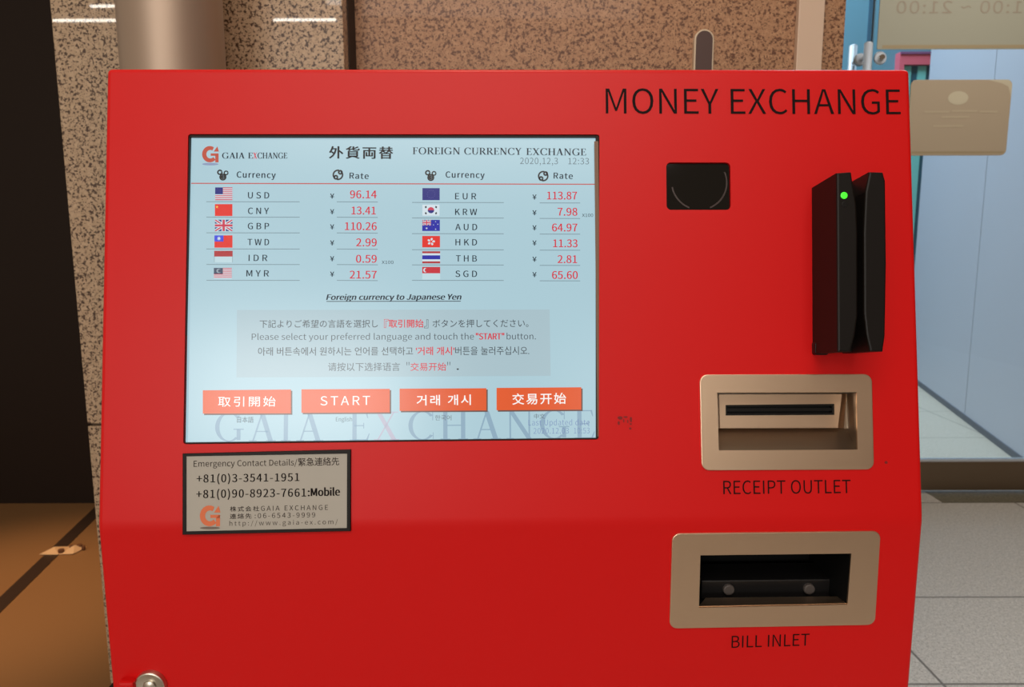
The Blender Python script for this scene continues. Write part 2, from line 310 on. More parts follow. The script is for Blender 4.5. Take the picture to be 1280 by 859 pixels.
# ------------------------------------------------------------------ lettering
# outlines of a plain sans-serif alphabet: advance, then Bezier points (point, left handle, right handle), cap height 700
GLYPHS = json.loads(r'''{
"A":[581,[[4,0,83,233,33,0,93,0,63,0,115,71,160,214,138,143,246,214,416,214,331,214,439,143,483,0,461,71,514,0,577,0,546,0,498,233,339,700,418,467,306,700,241,700,273,700,162,467],[182,284,253,284,194,320,217,392,205,356,242,471,286,628,265,546,288,628,290,628,289,628,313,547,361,392,335,471,372,356,394,284,383,320,324,284]]],
"B":[627,[[96,0,96,233,171,0,319,0,245,0,476,0,584,205,584,68,584,301,442,372,525,356,442,374,442,377,442,376,508,398,544,529,544,459,544,652,304,700,445,700,235,700,96,700,166,700,96,467],[184,403,219,403,184,479,184,630,184,555,220,630,292,630,256,630,402,630,457,518,457,600,457,446,288,403,409,403,254,403],[184,71,225,71,184,159,184,334,184,246,225,334,307,334,266,334,430,334,498,208,498,295,498,114,307,71,427,71,266,71]]],
"C":[609,[[360,-12,185,-12,451,-12,575,88,520,24,559,107,526,144,542,125,481,95,364,65,431,65,230,65,146,352,146,176,146,527,367,635,235,635,427,635,510,569,473,608,526,588,558,626,542,607,518,671,366,712,451,712,188,712,55,350,55,576,55,122]]],
"D":[657,[[96,0,96,233,156,0,275,0,216,0,486,0,601,352,601,131,601,576,271,700,486,700,213,700,96,700,155,700,96,467],[184,73,211,73,184,258,184,628,184,443,211,628,264,628,237,628,429,628,510,352,510,530,510,176,264,73,429,73,237,73]]],
"E":[562,[[96,0,96,233,234,0,510,0,372,0,510,25,510,75,510,50,401,75,184,75,293,75,184,160,184,330,184,245,273,330,450,330,361,330,450,356,450,406,450,381,361,406,184,406,273,406,184,479,184,626,184,552,289,626,499,626,394,626,499,650,499,700,499,675,365,700,96,700,231,700,96,467]]],
"F":[527,[[96,0,96,233,126,0,184,0,155,0,184,105,184,314,184,209,273,314,452,314,363,314,452,339,452,389,452,364,363,389,184,389,273,389,184,468,184,626,184,547,289,626,499,626,394,626,499,650,499,700,499,675,365,700,96,700,231,700,96,467]]],
"G":[658,[[371,-12,187,-12,465,-12,587,69,542,22,587,167,587,363,587,265,511,363,357,363,434,363,357,338,357,289,357,314,407,289,506,289,456,289,506,228,506,106,506,167,478,80,380,65,430,65,230,65,146,352,146,176,146,527,379,635,238,635,449,635,530,569,495,605,546,588,578,626,562,607,538,668,376,712,474,712,191,712,55,350,55,576,55,122]]],
"H":[695,[[96,0,96,233,126,0,184,0,155,0,184,110,184,330,184,220,293,330,511,330,402,330,511,220,511,0,511,110,541,0,600,0,570,0,600,233,600,700,600,467,570,700,511,700,541,700,511,602,511,407,511,505,402,407,184,407,293,407,184,505,184,700,184,602,155,700,96,700,126,700,96,467]]],
"I":[280,[[96,0,96,233,126,0,184,0,155,0,184,233,184,700,184,467,155,700,96,700,126,700,96,467]]],
"J":[511,[[226,-12,138,-12,363,-12,419,205,419,84,419,370,419,700,419,535,390,700,330,700,360,700,330,538,330,214,330,376,330,108,218,65,293,65,167,65,96,144,128,88,75,129,33,98,54,114,74,26]]],
"K":[617,[[96,0,96,233,126,0,184,0,155,0,184,74,184,222,184,148,224,269,305,365,265,317,375,243,515,0,445,122,548,0,613,0,580,0,529,145,360,435,444,290,433,523,580,700,506,612,546,700,479,700,513,700,382,583,186,349,284,466,186,349,184,349,185,349,184,466,184,700,184,583,155,700,96,700,126,700,96,467]]],
"L":[519,[[96,0,96,233,228,0,491,0,359,0,491,25,491,75,491,50,389,75,184,75,286,75,184,284,184,700,184,492,155,700,96,700,126,700,96,467]]],
"M":[775,[[96,0,96,233,123,0,176,0,149,0,176,129,176,388,176,258,176,448,164,594,170,533,166,594,168,594,167,594,187,541,224,435,206,488,269,313,357,71,313,192,377,71,416,71,397,71,460,192,548,435,504,313,567,488,605,594,586,541,606,594,608,594,607,594,604,533,597,388,597,448,597,258,597,0,597,129,624,0,679,0,652,0,679,233,679,700,679,467,644,700,573,700,608,700,528,575,439,326,484,450,423,278,391,180,409,228,389,180,387,180,388,180,370,228,336,326,354,278,292,450,202,700,247,575,167,700,96,700,132,700,96,467]]],
"N":[690,[[96,0,96,233,124,0,180,0,152,0,180,123,180,368,180,245,180,441,169,586,173,516,170,586,173,586,172,586,198,538,248,442,223,490,333,295,503,0,418,147,534,0,594,0,564,0,594,233,594,700,594,467,566,700,510,700,538,700,510,579,510,336,510,457,510,264,522,115,517,184,521,115,518,115,519,115,492,163,442,259,467,211,357,406,186,700,272,553,156,700,96,700,126,700,96,467]]],
"O":[709,[[354,-12,179,-12,530,-12,653,352,653,128,653,577,354,712,530,712,179,712,55,352,55,577,55,128],[354,65,480,65,228,65,146,352,146,178,146,527,354,635,228,635,480,635,562,352,562,527,562,178]]],
"P":[605,[[96,0,96,233,126,0,184,0,155,0,184,93,184,279,184,186,223,279,300,279,261,279,454,279,558,495,558,347,558,647,296,700,453,700,230,700,96,700,163,700,96,467],[184,350,219,350,184,443,184,628,184,536,218,628,285,628,251,628,408,628,470,495,470,597,470,394,288,350,412,350,254,350]]],
"Q":[709,[[354,61,480,61,228,61,146,352,146,174,146,527,354,635,228,635,480,635,562,352,562,527,562,174],[568,-176,439,-176,610,-176,668,-159,647,-169,663,-137,651,-92,657,-114,633,-97,578,-102,609,-102,502,-102,406,-9,437,-71,554,17,653,352,653,151,653,577,354,712,530,712,179,712,55,352,55,577,55,147,311,-10,159,11,350,-105]]],
"R":[606,[[184,368,223,368,184,455,184,628,184,541,223,628,302,628,263,628,412,628,472,504,472,596,472,413,302,368,412,368,263,368],[480,0,424,99,513,0,580,0,547,0,520,102,402,307,461,204,497,329,560,504,560,394,560,649,315,700,457,700,242,700,96,700,169,700,96,467,96,0,96,233,126,0,184,0,155,0,184,99,184,297,184,198,226,297,310,297,268,297,367,198]]],
"S":[569,[[290,-12,191,-12,436,-12,528,186,528,75,528,290,384,373,465,338,351,388,285,416,318,402,230,439,168,534,168,465,168,596,299,635,220,635,364,635,458,570,415,610,474,589,504,626,489,608,456,677,299,712,382,712,172,712,78,527,78,635,78,425,221,348,156,375,254,333,321,304,287,318,388,274,438,179,438,251,438,111,291,65,384,65,219,65,98,152,148,99,81,131,46,91,63,111,106,28]]],
"T":[572,[[242,0,242,209,271,0,330,0,301,0,330,209,330,626,330,417,401,626,542,626,472,626,542,650,542,700,542,675,371,700,30,700,201,700,30,675,30,626,30,650,100,626,242,626,171,626,242,417]]],
"U":[689,[[345,-12,202,-12,487,-12,596,288,596,64,596,426,596,700,596,563,568,700,511,700,539,700,511,562,511,286,511,424,511,118,345,65,437,65,253,65,181,286,181,118,181,424,181,700,181,562,152,700,94,700,123,700,94,563,94,288,94,426,94,64]]],
"V":[549,[[224,0,150,233,258,0,327,0,293,0,401,233,549,700,475,467,519,700,459,700,489,700,422,574,347,321,384,447,323,239,279,90,306,172,278,90,275,90,276,90,249,172,207,321,231,239,169,447,94,700,131,574,63,700,1,700,32,700,75,467]]],
"W":[838,[[173,0,124,233,208,0,278,0,243,0,313,141,382,422,347,281,393,477,417,582,407,528,419,582,421,582,420,582,433,528,456,422,443,477,491,281,562,0,526,141,597,0,668,0,633,0,717,233,813,700,765,467,785,700,729,700,757,700,704,573,653,319,678,446,641,244,615,92,627,168,613,92,609,92,611,92,592,168,560,319,577,244,527,446,462,700,495,573,435,700,381,700,408,700,349,573,285,319,317,446,267,244,235,92,250,168,234,92,231,92,232,92,217,168,189,319,203,244,165,446,116,700,140,573,85,700,25,700,55,700,74,467]]],
"X":[547,[[16,0,84,121,47,0,110,0,79,0,143,63,210,189,177,126,228,224,266,303,246,260,268,303,270,303,269,303,293,260,330,189,312,224,365,126,435,0,400,63,467,0,532,0,499,0,463,119,327,357,395,238,390,471,518,700,454,586,487,700,425,700,456,700,394,640,331,521,363,581,314,489,282,418,301,459,280,418,278,418,279,418,255,459,223,521,241,489,191,581,127,700,159,640,95,700,30,700,62,700,93,587,221,362,157,475,152,241]]],
"Y":[507,[[209,0,209,90,238,0,297,0,268,0,297,90,297,271,297,181,367,414,508,700,438,557,477,700,416,700,447,700,386,634,327,502,357,568,305,451,256,349,281,401,255,349,252,349,253,349,227,401,183,502,206,451,153,568,93,700,123,634,61,700,-1,700,30,700,69,557,209,271,139,414,209,181]]],
"Z":[576,[[48,0,48,18,209,0,531,0,370,0,531,25,531,75,531,50,406,75,157,75,281,75,280,266,526,647,403,457,526,665,526,700,526,682,378,700,81,700,230,700,81,675,81,626,81,650,193,626,417,626,305,626,294,435,48,53,171,244,48,36]]],
"a":[538,[[207,-12,120,-12,271,-12,379,62,329,21,380,62,382,62,381,62,385,41,390,0,387,21,414,0,461,0,437,0,461,106,461,319,461,213,461,448,282,532,409,532,198,532,78,464,125,495,89,444,112,404,101,424,153,432,267,459,207,459,352,459,374,329,374,395,154,304,56,135,56,247,56,41],[232,58,282,58,180,58,140,140,140,81,140,207,374,270,200,250,374,222,374,126,374,174,324,81]]],
"b":[590,[[316,-12,268,-12,435,-12,541,267,541,90,541,428,335,532,469,532,277,532,172,459,220,499,173,490,176,552,174,521,176,621,176,760,176,691,146,760,88,760,117,760,88,507,88,0,88,253,111,0,158,0,134,0,160,18,165,53,163,36,166,53,169,53,168,53,214,12],[302,61,388,61,267,61,176,115,221,74,176,206,176,388,176,297,224,434,313,458,270,458,413,458,451,266,451,382,451,138]]],
"c":[487,[[292,-12,155,-12,354,-12,460,53,414,12,448,72,422,112,435,92,390,83,300,60,348,60,204,60,139,259,139,139,139,378,303,458,208,458,343,458,406,414,376,440,421,433,450,471,435,452,414,503,299,532,367,532,165,532,50,259,50,432,50,87]]],
"d":[592,[[265,-12,135,-12,327,-12,422,61,382,21,423,61,425,61,424,61,428,41,433,0,430,20,456,0,504,0,480,0,504,253,504,760,504,507,475,760,416,760,446,760,416,694,416,561,416,627,418,531,421,472,420,501,375,509,275,532,336,532,157,532,51,259,51,427,51,86],[284,61,331,61,193,61,140,260,140,135,140,378,290,458,207,458,333,458,416,404,373,443,416,313,416,132,416,223,373,84]]],
"e":[529,[[298,-12,159,-12,368,-12,468,40,423,11,458,60,437,98,448,79,398,73,308,57,358,57,209,57,136,239,141,128,252,239,485,239,369,239,487,252,489,288,489,269,489,436,282,532,414,532,163,532,50,259,50,428,50,88],[135,301,227,301,145,404,284,462,210,462,365,462,413,301,413,406,320,301]]],
"f":[310,[[32,448,32,470,55,448,102,448,79,448,102,299,102,0,102,149,131,0,189,0,160,0,189,149,189,448,189,299,226,448,299,448,262,448,299,471,299,519,299,495,262,519,189,519,226,519,189,546,189,601,189,573,189,668,263,703,213,703,281,703,321,689,302,698,327,711,340,756,334,734,316,766,253,773,286,773,150,773,102,602,102,707,102,574,102,519,102,546,79,517,32,514,55,515,32,492]]],
"g":[539,[[263,-239,137,-239,423,-239,525,-59,525,-156,525,27,345,64,464,64,311,64,243,64,277,64,173,64,152,120,152,88,152,149,185,182,166,166,208,171,262,164,237,164,369,164,452,345,452,234,452,390,410,452,435,428,445,452,516,452,480,452,516,474,516,519,516,496,456,519,335,519,395,519,317,526,262,532,291,532,158,532,68,347,68,460,68,285,136,207,101,234,136,206,136,203,136,205,108,184,78,107,78,150,78,66,125,22,98,38,125,20,125,17,125,19,76,-12,49,-100,49,-55,49,-189],[262,223,322,223,202,223,152,347,152,271,152,423,262,468,202,468,324,468,372,347,372,423,372,271],[275,-179,375,-179,180,-179,125,-88,125,-143,125,-58,178,0,140,-27,201,-6,244,-8,225,-8,274,-8,334,-8,304,-8,403,-8,439,-74,439,-25,439,-127]]],
"h":[580,[[88,0,88,253,117,0,176,0,146,0,176,125,176,376,176,251,227,429,317,456,264,456,386,456,415,317,415,414,415,211,415,0,415,106,444,0,502,0,473,0,502,110,502,329,502,219,502,460,344,532,453,532,273,532,172,445,220,493,173,481,176,552,174,516,176,621,176,760,176,691,146,760,88,760,117,760,88,507]]],
"i":[263,[[88,0,88,173,117,0,176,0,146,0,176,173,176,519,176,346,146,519,88,519,117,519,88,346],[132,626,97,626,166,626,190,684,190,648,190,717,132,740,166,740,97,740,74,684,74,717,74,648]]],
"j":[263,[[33,-231,3,-231,137,-231,176,-59,176,-165,176,133,176,519,176,326,147,519,89,519,118,519,89,326,89,-59,89,133,89,-122,25,-161,76,-161,7,-161,-25,-152,-11,-157,-31,-174,-42,-218,-36,-196,-24,-225],[132,626,97,626,165,626,190,684,190,648,190,717,132,740,165,740,97,740,74,684,74,717,74,648]]],
"k":[527,[[88,0,88,253,117,0,174,0,145,0,174,46,174,137,174,91,206,174,271,250,239,212,322,167,423,0,372,83,455,0,518,0,486,0,452,103,322,309,387,206,379,379,495,519,437,449,462,519,397,519,430,519,324,428,178,245,251,336,176,245,174,245,175,245,174,417,174,760,174,589,145,760,88,760,117,760,88,507]]],
"l":[271,[[180,-12,115,-12,203,-12,230,-5,218,-9,226,18,218,62,222,40,208,60,200,60,204,60,186,60,176,97,176,71,176,318,176,760,176,539,146,760,88,760,117,760,88,541,88,103,88,322,88,30]]],
"m":[884,[[88,0,88,173,117,0,176,0,146,0,176,125,176,376,176,251,223,430,306,456,266,456,371,456,402,317,402,414,402,211,402,0,402,106,431,0,489,0,460,0,489,125,489,376,489,251,538,430,620,456,580,456,686,456,716,317,716,414,716,211,716,0,716,106,745,0,803,0,774,0,803,110,803,329,803,219,803,460,647,532,753,532,583,532,475,433,529,491,454,494,331,532,412,532,269,532,170,443,216,493,169,443,168,443,169,443,165,468,159,519,162,493,136,519,88,519,112,519,88,346]]],
"n":[583,[[88,0,88,173,117,0,176,0,146,0,176,125,176,376,176,251,227,429,317,456,264,456,386,456,415,317,415,414,415,211,415,0,415,106,444,0,502,0,473,0,502,110,502,329,502,219,502,460,344,532,453,532,273,532,170,443,219,493,169,443,168,443,169,443,165,468,159,519,162,493,136,519,88,519,112,519,88,346]]],
"o":[579,[[289,-12,162,-12,416,-12,529,259,529,87,529,432,289,532,416,532,162,532,50,259,50,432,50,87],[289,60,379,60,200,60,139,259,139,139,139,378,289,458,200,458,379,458,440,259,440,378,440,139]]],
"p":[592,[[88,-219,88,27,117,-219,176,-219,146,-219,176,-160,176,-43,176,-102,175,-13,173,48,174,18,220,9,316,-12,269,-12,435,-12,541,267,541,90,541,428,335,532,469,532,275,532,170,458,217,498,169,458,168,458,169,458,165,478,159,519,162,498,136,519,88,519,112,519,88,273],[302,61,388,61,267,61,176,115,222,74,176,206,176,388,176,297,225,434,313,458,270,458,413,458,451,266,451,382,451,138]]],
"q":[592,[[416,-219,416,-157,446,-219,504,-219,475,-219,504,27,504,519,504,273,481,519,435,519,458,519,432,502,426,470,429,486,425,470,424,470,425,470,378,510,275,532,336,532,157,532,51,259,51,427,51,86,265,-12,135,-12,325,-12,421,60,379,19,420,29,416,-34,418,-3,416,-96],[284,61,331,61,193,61,140,260,140,135,140,378,290,458,207,458,333,458,416,404,373,443,416,313,416,132,416,223,373,84]]],
"r":[371,[[88,0,88,173,117,0,176,0,146,0,176,111,176,333,176,222,210,421,306,454,263,454,328,454,356,445,339,451,362,470,372,520,367,495,356,529,317,532,340,532,260,532,170,424,206,490,169,424,168,424,169,424,165,456,159,519,162,487,136,519,88,519,112,519,88,346]]],
"s":[447,[[223,-12,150,-12,346,-12,412,141,412,57,412,240,254,299,330,270,196,321,142,389,142,340,142,430,239,464,173,464,285,464,356,418,321,444,370,436,398,473,384,455,359,505,238,532,302,532,124,532,59,385,59,467,59,296,210,235,137,262,267,214,329,137,329,189,329,92,226,55,295,55,164,55,73,117,118,80,59,98,31,59,45,79,79,18]]],
"t":[360,[[250,-12,140,-12,283,-12,347,7,317,-3,341,29,329,73,335,51,312,65,270,58,289,58,210,58,190,158,190,95,190,254,190,448,190,351,237,448,331,448,284,448,331,471,331,519,331,495,284,519,190,519,237,519,190,567,190,665,190,616,166,665,117,665,142,665,114,616,108,519,111,567,81,517,26,514,53,515,26,492,26,448,26,470,52,448,103,448,77,448,103,352,103,160,103,256,103,56]]],
"u":[580,[[240,-12,130,-12,310,-12,411,81,362,25,412,81,414,81,413,81,416,54,420,0,418,27,444,0,493,0,469,0,493,173,493,519,493,346,464,519,406,519,435,519,406,396,406,151,406,273,356,90,265,63,319,63,197,63,168,201,168,104,168,307,168,519,168,413,139,519,80,519,110,519,80,409,80,190,80,300,80,57]]],
"v":[498,[[200,0,137,173,234,0,302,0,268,0,363,173,485,519,424,346,456,519,399,519,428,519,366,420,301,223,334,322,286,173,253,71,268,120,251,71,248,71,250,71,233,120,201,223,217,173,168,322,103,519,136,420,73,519,12,519,43,519,75,346]]],
"w":[766,[[170,0,122,173,204,0,271,0,237,0,296,93,345,278,320,185,358,328,380,429,369,376,382,429,385,429,383,429,397,376,420,280,407,329,445,187,495,0,470,93,530,0,601,0,565,0,647,173,741,519,694,346,713,519,657,519,685,519,632,419,582,219,607,319,570,169,550,74,561,122,548,74,545,74,547,74,533,122,509,219,521,169,482,319,428,519,455,419,399,519,343,519,371,519,316,419,262,219,289,319,249,169,227,74,238,122,226,74,223,74,224,74,212,122,192,219,202,169,166,319,115,519,140,419,85,519,26,519,55,519,74,346]]],
"x":[476,[[14,0,71,90,45,0,106,0,75,0,129,40,176,121,152,81,194,153,228,214,210,184,230,214,233,214,231,214,253,184,289,121,272,153,315,81,366,0,340,40,398,0,461,0,429,0,404,87,290,262,347,174,343,347,448,519,395,433,418,519,357,519,387,519,336,481,293,405,315,443,277,375,247,318,263,348,246,318,243,318,244,318,225,348,192,405,207,375,169,443,122,519,145,481,91,519,28,519,59,519,80,436,185,270,133,353,128,180]]],
"y":[498,[[96,-223,73,-223,200,-223,290,-44,254,-145,355,144,485,519,420,331,457,519,400,519,428,519,369,423,307,231,338,327,293,184,265,84,278,132,263,84,260,84,261,84,242,133,208,231,224,185,173,327,103,519,138,423,73,519,12,519,43,519,82,345,221,-1,151,172,217,-14,209,-40,213,-27,187,-104,93,-152,151,-152,78,-152,53,-143,63,-147,47,-166,35,-213,41,-190,52,-220]]],
"z":[454,[[33,0,33,16,164,0,426,0,295,0,426,24,426,71,426,47,332,71,143,71,237,71,235,204,417,472,326,338,417,487,417,519,417,503,299,519,63,519,181,519,63,495,63,448,63,471,144,448,307,448,225,448,216,314,33,47,124,180,33,31]]],
"0":[530,[[265,-12,132,-12,398,-12,483,352,483,108,483,595,265,712,398,712,132,712,48,352,48,595,48,108],[265,58,345,58,186,58,132,352,132,147,132,557,265,644,186,644,345,644,399,352,399,557,399,147]]],
"1":[530,[[84,0,84,24,212,0,468,0,340,0,468,24,468,73,468,48,421,73,328,73,374,73,328,282,328,700,328,491,305,700,261,700,283,700,223,678,116,650,178,662,116,632,116,595,116,613,157,595,241,595,199,595,241,421,241,73,241,247,188,73,84,73,136,73,84,48]]],
"2":[530,[[42,0,42,17,189,0,482,0,336,0,482,25,482,75,482,50,418,75,288,75,353,75,253,75,174,69,210,72,338,224,449,507,449,367,449,631,244,712,370,712,156,712,38,610,95,672,55,594,89,561,72,577,128,607,234,642,177,642,321,642,363,503,363,583,363,383,42,52,262,244,42,34]]],
"3":[530,[[251,-12,142,-12,376,-12,477,187,477,62,477,284,329,365,411,345,329,366,329,370,329,368,403,395,453,538,453,453,453,648,248,712,367,712,168,712,53,629,106,677,69,611,100,574,85,592,140,614,245,642,189,642,319,642,364,531,364,598,364,456,170,397,315,397,170,375,170,330,170,353,332,330,388,190,388,275,388,110,245,60,329,60,166,60,73,140,114,98,58,122,28,84,43,103,74,33]]],
"4":[530,[[325,0,325,64,352,0,407,0,379,0,407,64,407,193,407,129,438,193,500,193,469,193,500,216,500,263,500,239,469,263,407,263,438,263,407,408,407,700,407,554,375,700,310,700,343,700,213,550,19,250,116,400,19,231,19,193,19,212,121,193,325,193,223,193,325,129],[325,263,325,334,253,263,110,263,181,263,163,342,269,501,216,422,289,536,326,605,308,571,327,605,329,605,328,605,328,569,325,477,325,512,325,406]]],
"5":[530,[[250,-12,140,-12,368,-12,479,227,479,74,479,382,268,451,384,451,226,451,163,423,195,440,169,491,181,626,175,558,269,626,445,626,357,626,445,650,445,700,445,675,332,700,105,700,218,700,97,591,82,373,90,482,98,364,129,344,113,354,169,371,245,385,199,385,333,385,391,225,391,326,391,123,242,60,325,60,160,60,70,138,109,97,55,118,26,80,40,99,74,33]]],
"6":[530,[[287,-12,154,-12,396,-12,489,215,489,79,489,362,294,435,413,435,240,435,136,350,179,403,139,567,316,641,219,641,358,641,427,587,400,620,443,605,477,641,460,623,437,683,312,712,385,712,177,712,53,334,53,608,53,103],[138,281,147,136,183,346,280,370,237,370,365,370,406,215,406,309,406,119,287,56,354,56,200,56]]],
"7":[530,[[189,0,202,265,219,0,280,0,250,0,291,274,485,647,321,437,485,665,485,700,485,682,339,700,47,700,193,700,47,675,47,626,47,650,160,626,387,626,273,626,249,435]]],
"8":[530,[[267,-12,138,-12,398,-12,486,168,486,67,486,265,369,352,430,317,369,354,369,357,369,356,410,390,461,526,461,453,461,634,269,711,389,711,160,711,77,533,77,639,77,459,172,371,121,407,172,370,172,368,172,369,108,333,44,174,44,267,44,66],[315,380,362,422,232,413,157,533,157,450,157,601,268,646,203,646,343,646,387,521,387,591,387,470],[268,53,350,53,184,53,121,181,121,107,121,248,218,340,161,304,317,300,403,171,403,265,403,101]]],
"9":[530,[[224,-12,148,-12,355,-12,478,380,478,96,478,603,243,712,377,712,134,712,42,485,42,622,42,341,235,265,118,265,293,265,396,350,353,299,390,134,222,60,311,60,176,60,103,114,134,80,87,95,55,59,71,77,95,18],[395,424,386,568,349,357,249,330,296,330,166,330,124,485,124,392,124,582,244,645,176,645,332,645]]],
".":[265,[[133,-12,97,-12,167,-12,196,53,196,14,196,94,133,120,167,120,97,120,70,53,70,94,70,14]]],
",":[265,[[72,-181,65,-164,158,-145,211,18,211,-74,211,82,138,120,183,120,102,120,72,59,72,97,72,21,136,-2,101,-2,139,-2,146,-1,143,-1,145,-58,51,-130,110,-104,58,-147]]],
":":[265,[[133,372,97,372,167,372,196,439,196,399,196,478,133,506,167,506,97,506,70,439,70,478,70,399],[133,-12,97,-12,167,-12,196,53,196,14,196,94,133,120,167,120,97,120,70,53,70,94,70,14]]],
"+":[530,[[230,111,230,180,253,111,300,111,277,111,300,180,300,320,300,250,365,320,495,320,430,320,495,342,495,385,495,363,430,385,300,385,365,385,300,455,300,594,300,524,277,594,230,594,253,594,230,524,230,385,230,455,166,385,36,385,101,385,36,363,36,320,36,342,101,320,230,320,166,320,230,250]]],
"-":[331,[[44,234,44,256,125,234,288,234,207,234,288,256,288,301,288,279,207,301,44,301,125,301,44,279]]],
"(":[323,[[228,-187,140,-45,246,-179,282,-163,264,-171,200,-28,160,297,160,135,160,458,282,756,200,620,264,765,228,781,246,773,140,638,88,297,88,484,88,109]]],
")":[323,[[95,-187,76,-179,182,-45,235,297,235,109,235,484,95,781,182,638,76,773,40,756,58,765,122,620,163,297,163,458,163,135,40,-163,122,-28,58,-171]]],
"/":[374,[[11,-171,106,139,32,-171,74,-171,53,-171,170,139,360,758,265,449,339,758,297,758,318,758,202,449]]],
"~":[530,[[359,274,275,274,405,274,492,370,453,303,476,381,443,405,459,393,418,359,361,340,392,340,301,340,172,431,256,431,126,431,39,334,77,401,55,323,88,300,72,311,112,346,169,365,138,365,230,365]]],
"\"":[453,[[105,461,99,520,123,461,159,461,141,461,165,520,176,639,170,580,176,671,178,736,177,704,147,736,86,736,117,736,87,704,88,639,87,671,94,580],[293,461,287,520,311,461,346,461,328,461,352,520,364,639,358,580,364,671,366,736,365,704,335,736,273,736,304,736,274,704,275,639,274,671,281,580]]],
"'":[265,[[105,461,99,520,123,461,159,461,141,461,165,520,176,639,170,580,176,671,178,736,177,704,147,736,86,736,117,736,87,704,88,639,87,671,94,580]]],
"¥":[530,[[222,0,222,57,250,0,308,0,279,0,308,57,308,170,308,113,366,170,482,170,424,170,482,187,482,220,482,203,424,220,308,220,366,220,308,243,308,288,308,265,366,288,482,288,424,288,482,305,482,339,482,322,431,339,329,339,380,339,388,453,505,681,447,567,476,681,416,681,446,681,389,620,333,498,361,559,311,451,268,353,291,404,267,353,264,353,265,353,242,404,200,498,221,451,172,559,117,681,144,620,86,681,25,681,55,681,83,567,199,339,141,453,149,339,49,339,99,339,49,322,49,288,49,305,106,288,222,288,164,288,222,265,222,220,222,243,164,220,49,220,106,220,49,203,49,170,49,187,106,170,222,170,164,170,222,113]]]
}''')
def _curve_mesh(cu):
    o = bpy.data.objects.new('lettering_tmp', cu)
    COL.objects.link(o)
    bpy.context.view_layer.update()
    dg = bpy.context.evaluated_depsgraph_get()
    me = bpy.data.meshes.new_from_object(o.evaluated_get(dg))
    bpy.data.objects.remove(o)
    V = [tuple(v.co[:2]) for v in me.vertices]
    P = [tuple(p.vertices) for p in me.polygons]
    bpy.data.meshes.remove(me)
    return V, P
def sans(s, weight=0.0, track=0.0):
    cu = bpy.data.curves.new('lettering', 'CURVE')
    cu.dimensions, cu.fill_mode, cu.resolution_u, cu.offset = '2D', 'BOTH', 4, weight
    x = 0.0
    for ch in s:
        if ch == ' ':
            x += 230 + track * 700
            continue
        adv, splines = GLYPHS[ch]
        for sp in splines:
            n = len(sp) // 6
            q = cu.splines.new('BEZIER')
            q.bezier_points.add(n - 1)
            q.use_cyclic_u = True
            for i in range(n):
                a = [sp[i * 6 + k] + (x if k % 2 == 0 else 0) for k in range(6)]
                b = q.bezier_points[i]
                b.co = (a[0] / 700, a[1] / 700, 0); b.handle_left = (a[2] / 700, a[3] / 700, 0); b.handle_right = (a[4] / 700, a[5] / 700, 0)
        x += adv + track * 700
    return _curve_mesh(cu)
def asian(s, weight=0.0, space=1.0):
    cu = bpy.data.curves.new('lettering', 'FONT')
    cu.body, cu.size, cu.offset, cu.space_character, cu.resolution_u = s, 1.0, weight, space, 3
    V, P = _curve_mesh(cu)
    ys = [v[1] for v in V]
    lo, hi = min(ys), max(ys)
    return [(x, (y - lo) / (hi - lo)) for x, y in V], P
# Roman capitals with serifs, cap height 1: strokes as quads and crescents
def _st(x, t=0.13, y0=0.0, y1=1.0, s=0.085):
    return [rect(x - t / 2, y0, x + t / 2, y1), rect(x - t / 2 - s, y0, x + t / 2 + s, y0 + 0.035), rect(x - t / 2 - s, y1 - 0.035, x + t / 2 + s, y1)]
def _ln(x0, y0, x1, y1, t):
    return [[(x0 - t / 2, y0), (x0 + t / 2, y0), (x1 + t / 2, y1), (x1 - t / 2, y1)]]
def _sf(x, y, w=0.26):
    return [rect(x - w / 2, y, x + w / 2, y + 0.035) if y < 0.5 else rect(x - w / 2, y - 0.035, x + w / 2, y)]
def _arc(cx, cy, rx, ry, a0, a1, t=0.13, h=0.045):
    a0, a1, n = R(a0), R(a1), 28
    o = circle(cx, cy, rx, n, ry, a0, a1); i = circle(cx, cy, rx - t, n, ry - h, a0, a1)
    return [[o[k], o[(k + 1) % len(o)], i[(k + 1) % len(o)], i[k]] for k in range(n)]
def _h(x0, x1, y, t=0.04):
    return [rect(x0, y - t / 2, x1, y + t / 2)]
